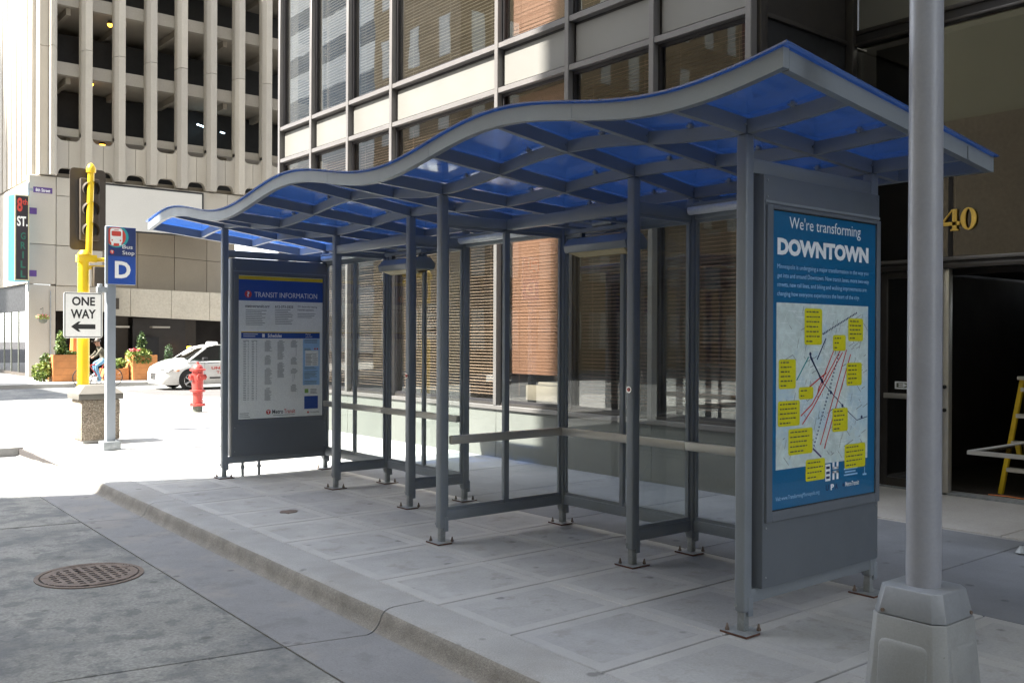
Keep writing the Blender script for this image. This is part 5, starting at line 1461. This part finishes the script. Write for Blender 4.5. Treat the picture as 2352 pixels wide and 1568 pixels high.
# red hydrant
hy = empty('fire_hydrant', (3.31, 16.74, 0), 'red fire hydrant on the sunlit corner in front of the taxi', 'fire hydrant')
hk = 1.0
hy.scale = (0.86, 0.86, 1.0)
MB().lathe([(0.115, 0.0), (0.115, 0.13)], 3.31, 16.74, n=18).build('foot', 'hydrant_dark', hy, smooth=True, ang=50)
MB().lathe([(0.19, 0.13), (0.19, 0.165), (0.125, 0.175), (0.122, 0.42), (0.185, 0.43), (0.185, 0.465), (0.135, 0.475), (0.14, 0.87), (0.155, 0.88)], 3.31, 16.74, n=22).build('barrel', 'hydrant', hy, smooth=True, ang=40)
MB().lathe([(0.19, 0.88), (0.19, 0.915), (0.14, 0.925), (0.13, 0.96), (0.09, 1.0), (0.045, 1.02), (0.03, 1.025), (0.03, 1.07)], 3.31, 16.74, n=22).build('bonnet', 'hydrant', hy, smooth=True, ang=40)
for dx, dy in ((-1, 0), (1, 0), (0, -1)):
    r = 0.085 if dy else 0.062
    MB().cyl((3.31 + dx * 0.12, 16.74 + dy * 0.12, 0.74), (3.31 + dx * 0.20, 16.74 + dy * 0.20, 0.74), r, n=16).cyl((3.31 + dx * 0.20, 16.74 + dy * 0.20, 0.74), (3.31 + dx * 0.225, 16.74 + dy * 0.225, 0.74), 0.025, n=6).build('outlet', 'hydrant', hy, smooth=True, ang=40)
for k in range(8):
    a = k * math.pi / 4
    MB().cyl((3.31 + 0.165 * math.cos(a), 16.74 + 0.165 * math.sin(a), 0.12), (3.31 + 0.165 * math.cos(a), 16.74 + 0.165 * math.sin(a), 0.185), 0.016, n=6).build('flange_bolt', 'hydrant', hy)
# big lamp post in front
LXp, LYp = -0.425, -1.235
lp = empty('lamp_post', (LXp, LYp, 0), 'grey lamp post on a square bolted cover in front of the blue poster', 'lamp post')
MB().cyl((LXp, LYp, 0.50), (LXp, LYp, 8.5), 0.0695, 0.058, n=48).build('pole', 'lamp_paint', lp, smooth=True, ang=60)
def oct_(w, c, z): return [(LXp + a, LYp + b, z) for a, b in ((-w + c, -w), (w - c, -w), (w, -w + c), (w, w - c), (w - c, w), (-w + c, w), (-w, w - c), (-w, -w + c))]
MB().loft([oct_(0.154, 0.040, 0.470), oct_(0.132, 0.036, 0.578), oct_(0.128, 0.034, 0.583)]).build('cap_cover', 'lamp_cap', lp, bev=0.003, seg=2)
MB().loft([oct_(0.194, 0.046, 0.0), oct_(0.173, 0.043, 0.25), oct_(0.157, 0.040, 0.466)]).build('base_cover', 'lamp_cover', lp, bev=0.004, seg=2)
def facepanel(rot):
    """raised arched panel moulded on a cover side"""
    pr = []
    for u, v in [(-0.105, 0.03), (0.105, 0.03)] + [(0.105 - 0.03 + 0.03 * math.cos(R(a)), 0.345 + 0.03 * math.sin(R(a))) for a in (0, 30, 60, 90)] + [(-0.105 + 0.03 + 0.03 * math.cos(R(a)), 0.345 + 0.03 * math.sin(R(a))) for a in (90, 120, 150, 180)]:
        pr.append((u, v))
    def pl(u, v, d): 
        w = 0.194 - (0.194 - 0.157) * v / 0.466 + d + 0.001
        x, y_ = u, -w
        c, s2 = math.cos(rot), math.sin(rot)
        return (LXp + x * c - y_ * s2, LYp + x * s2 + y_ * c, v)
    m = MB(); k = len(pr)
    inner = [(u * 0.93, 0.03 + (v - 0.03) * 0.965 + 0.004) for u, v in pr]
    m.add([pl(u, v, -0.001) for u, v in pr] + [pl(u, v, 0.005) for u, v in inner], [(i, (i + 1) % k, (i + 1) % k + k, i + k) for i in range(k)] + [tuple(range(k, 2 * k))])
    m.build('side_panel', 'lamp_cover', lp, smooth=True, ang=70)
facepanel(0); facepanel(-math.pi / 2)
MB().cyl((LXp + 0.095, LYp - 0.150, 0.484), (LXp + 0.095, LYp - 0.157, 0.484), 0.008, n=10).cyl((LXp - 0.150, LYp + 0.095, 0.484), (LXp - 0.157, LYp + 0.095, 0.484), 0.008, n=10).build('cover_screw', 'iron', lp)
MB().cyl((LXp, LYp, 8.5), (LXp, LYp, 8.6), 0.07, n=16).build('finial', 'lamp_paint', lp)
# manhole cover in the road
mh = empty('manhole_cover', (-2.29, 4.04, -0.13), 'round rusty iron manhole cover with a grid of square holes', 'manhole cover')
rg2 = MB(); n = 48
for (ra, rb, z0, z1) in ((0.335, 0.365, -0.127, -0.127),):
    o1 = [(-2.29 + ra * math.cos(2 * math.pi * k / n), 4.04 + ra * 1.04 * math.sin(2 * math.pi * k / n)) for k in range(n)]
    o2 = [(-2.29 + rb * math.cos(2 * math.pi * k / n), 4.04 + rb * 1.04 * math.sin(2 * math.pi * k / n)) for k in range(n)]
    rg2.add([(a, b, -0.135) for a, b in o1] + [(a, b, -0.1245) for a, b in o1] + [(a, b, -0.1245) for a, b in o2] + [(a, b, -0.131) for a, b in o2],
            [(k + q * n, (k + 1) % n + q * n, (k + 1) % n + (q + 1) * n, k + (q + 1) * n) for q in range(3) for k in range(n)])
rg2.build('cover_ring', 'iron', mh)
MB().lathe([(0.334, -0.1272), (0.334, -0.1268)], -2.29, 4.04, n=48).build('cover_void', 'iron_dark', mh)
lid = MB(); cs = 0.0128; N = 54
for i in range(-N // 2, N // 2):
    for j in range(-N // 2, N // 2):
        cx_, cy_ = (i + 0.5) * cs, (j + 0.5) * cs
        rr_ = math.hypot(cx_, cy_)
        if rr_ > 0.325: continue
        hole = (i % 5 in (0, 1, 2)) and (j % 5 in (0, 1, 2)) and rr_ < 0.27 and abs(j // 5) != 99
        if hole: continue
        lid.add([(-2.29 + cx_ - cs / 2, 4.04 + cy_ - cs / 2, -0.1225), (-2.29 + cx_ + cs / 2, 4.04 + cy_ - cs / 2, -0.1225), (-2.29 + cx_ + cs / 2, 4.04 + cy_ + cs / 2, -0.1225), (-2.29 + cx_ - cs / 2, 4.04 + cy_ + cs / 2, -0.1225)], [(0, 1, 2, 3)])
ll = lid.build('lid', 'iron', mh)
sm_ = ll.modifiers.new('solid', 'SOLIDIFY'); sm_.thickness = 0.004; sm_.offset = -1
bm = bmesh.new(); bm.from_mesh(ll.data); bmesh.ops.remove_doubles(bm, verts=bm.verts, dist=0.0005); bm.to_mesh(ll.data); bm.free()
# rusty hole left in the pavement
rs = MB()
rl2 = random.Random(5)
pts = [(-0.36 + (0.085 + rl2.uniform(-0.03, 0.03)) * math.cos(k * 0.45), 4.80 + (0.115 + rl2.uniform(-0.04, 0.04)) * math.sin(k * 0.45) * 0.75) for k in range(14)]
rs.prism(pts, 0.0015, 0.005)
o = rs.build('broken_patch', 'iron', None); tag(o, 'small dark broken patch in the pavement near the kerb', 'patch'); recenter(o, (-0.36, 4.8, 0.0015))
# stepladder in the dark doorway and a framed glass pane laid on a trestle
ld = empty('stepladder', (5.9, 1.1, 0.01), 'yellow fibreglass stepladder standing in the dark doorway', 'ladder')
def lr(name, a, b, r=0.03): MB().tube([a, b], r, n=4).build(name, 'ladder', ld)
lr('side_rail', (5.90, 1.20, 0.01), (5.90, 0.985, 1.22)); lr('side_rail', (5.90, 0.60, 0.01), (5.90, 0.72, 1.22))
lr('rear_rail', (6.45, 1.16, 0.01), (6.0, 1.0, 1.20), 0.02); lr('rear_rail', (6.45, 0.62, 0.01), (6.0, 0.74, 1.20), 0.02)
for z in (0.27, 0.55, 0.83, 1.10):
    t = z / 1.22
    MB().box(5.85, 5.94, 0.62 + 0.1 * t, 1.17 - 0.2 * t, z - 0.02, z + 0.02).build('tread', 'alu', ld)
MB().box(5.84, 5.98, 0.70, 1.02, 1.20, 1.235).build('top_cap', 'alu', ld)
tb = empty('glass_table', (3.6, -0.2, 0), 'metal framed glass tabletop on thin legs outside the entrance', 'table')
m = MB(); tx0, tx1, ty0, ty1, tz = 3.10, 4.25, -1.15, 0.24, 0.75
m.box(tx0, tx1, ty1 - 0.035, ty1, tz - 0.03, tz); m.box(tx0, tx1, ty0, ty0 + 0.035, tz - 0.03, tz); m.box(tx0, tx0 + 0.035, ty0 + 0.035, ty1 - 0.035, tz - 0.03, tz); m.box(tx1 - 0.035, tx1, ty0 + 0.035, ty1 - 0.035, tz - 0.03, tz)
m.build('table_frame', 'alu', tb)
MB().box(tx0 + 0.035, tx1 - 0.035, ty0 + 0.035, ty1 - 0.035, tz - 0.012, tz - 0.006).build('tabletop', 'bronze_glass', tb)
for x, y_ in ((3.2, -0.13), (3.2, -0.95), (4.15, -0.13), (4.15, -0.95)):
    MB().cyl((x, y_, 0.02), (x + (0.12 if x < 3.6 else -0.12), y_ - 0.45 if y_ > -0.5 else y_ + 0.4, tz - 0.03), 0.011, n=8).lathe([(0.05, 0.012), (0.03, 0.04), (0.018, 0.06)], x, y_, n=10).build('leg', 'galv', tb)
cb = MB().tube([(5.66, 1.22, 0.022), (5.70, 1.05, 0.022), (5.68, 0.9, 0.022), (5.62, 0.75, 0.022), (5.60, 0.4, 0.022)], 0.005, n=6).build('cable', 'orange', None)
tag(cb, 'orange extension cable lying by the foot of the yellow ladder', 'cable'); recenter(cb, (5.66, 1.22, 0.012))
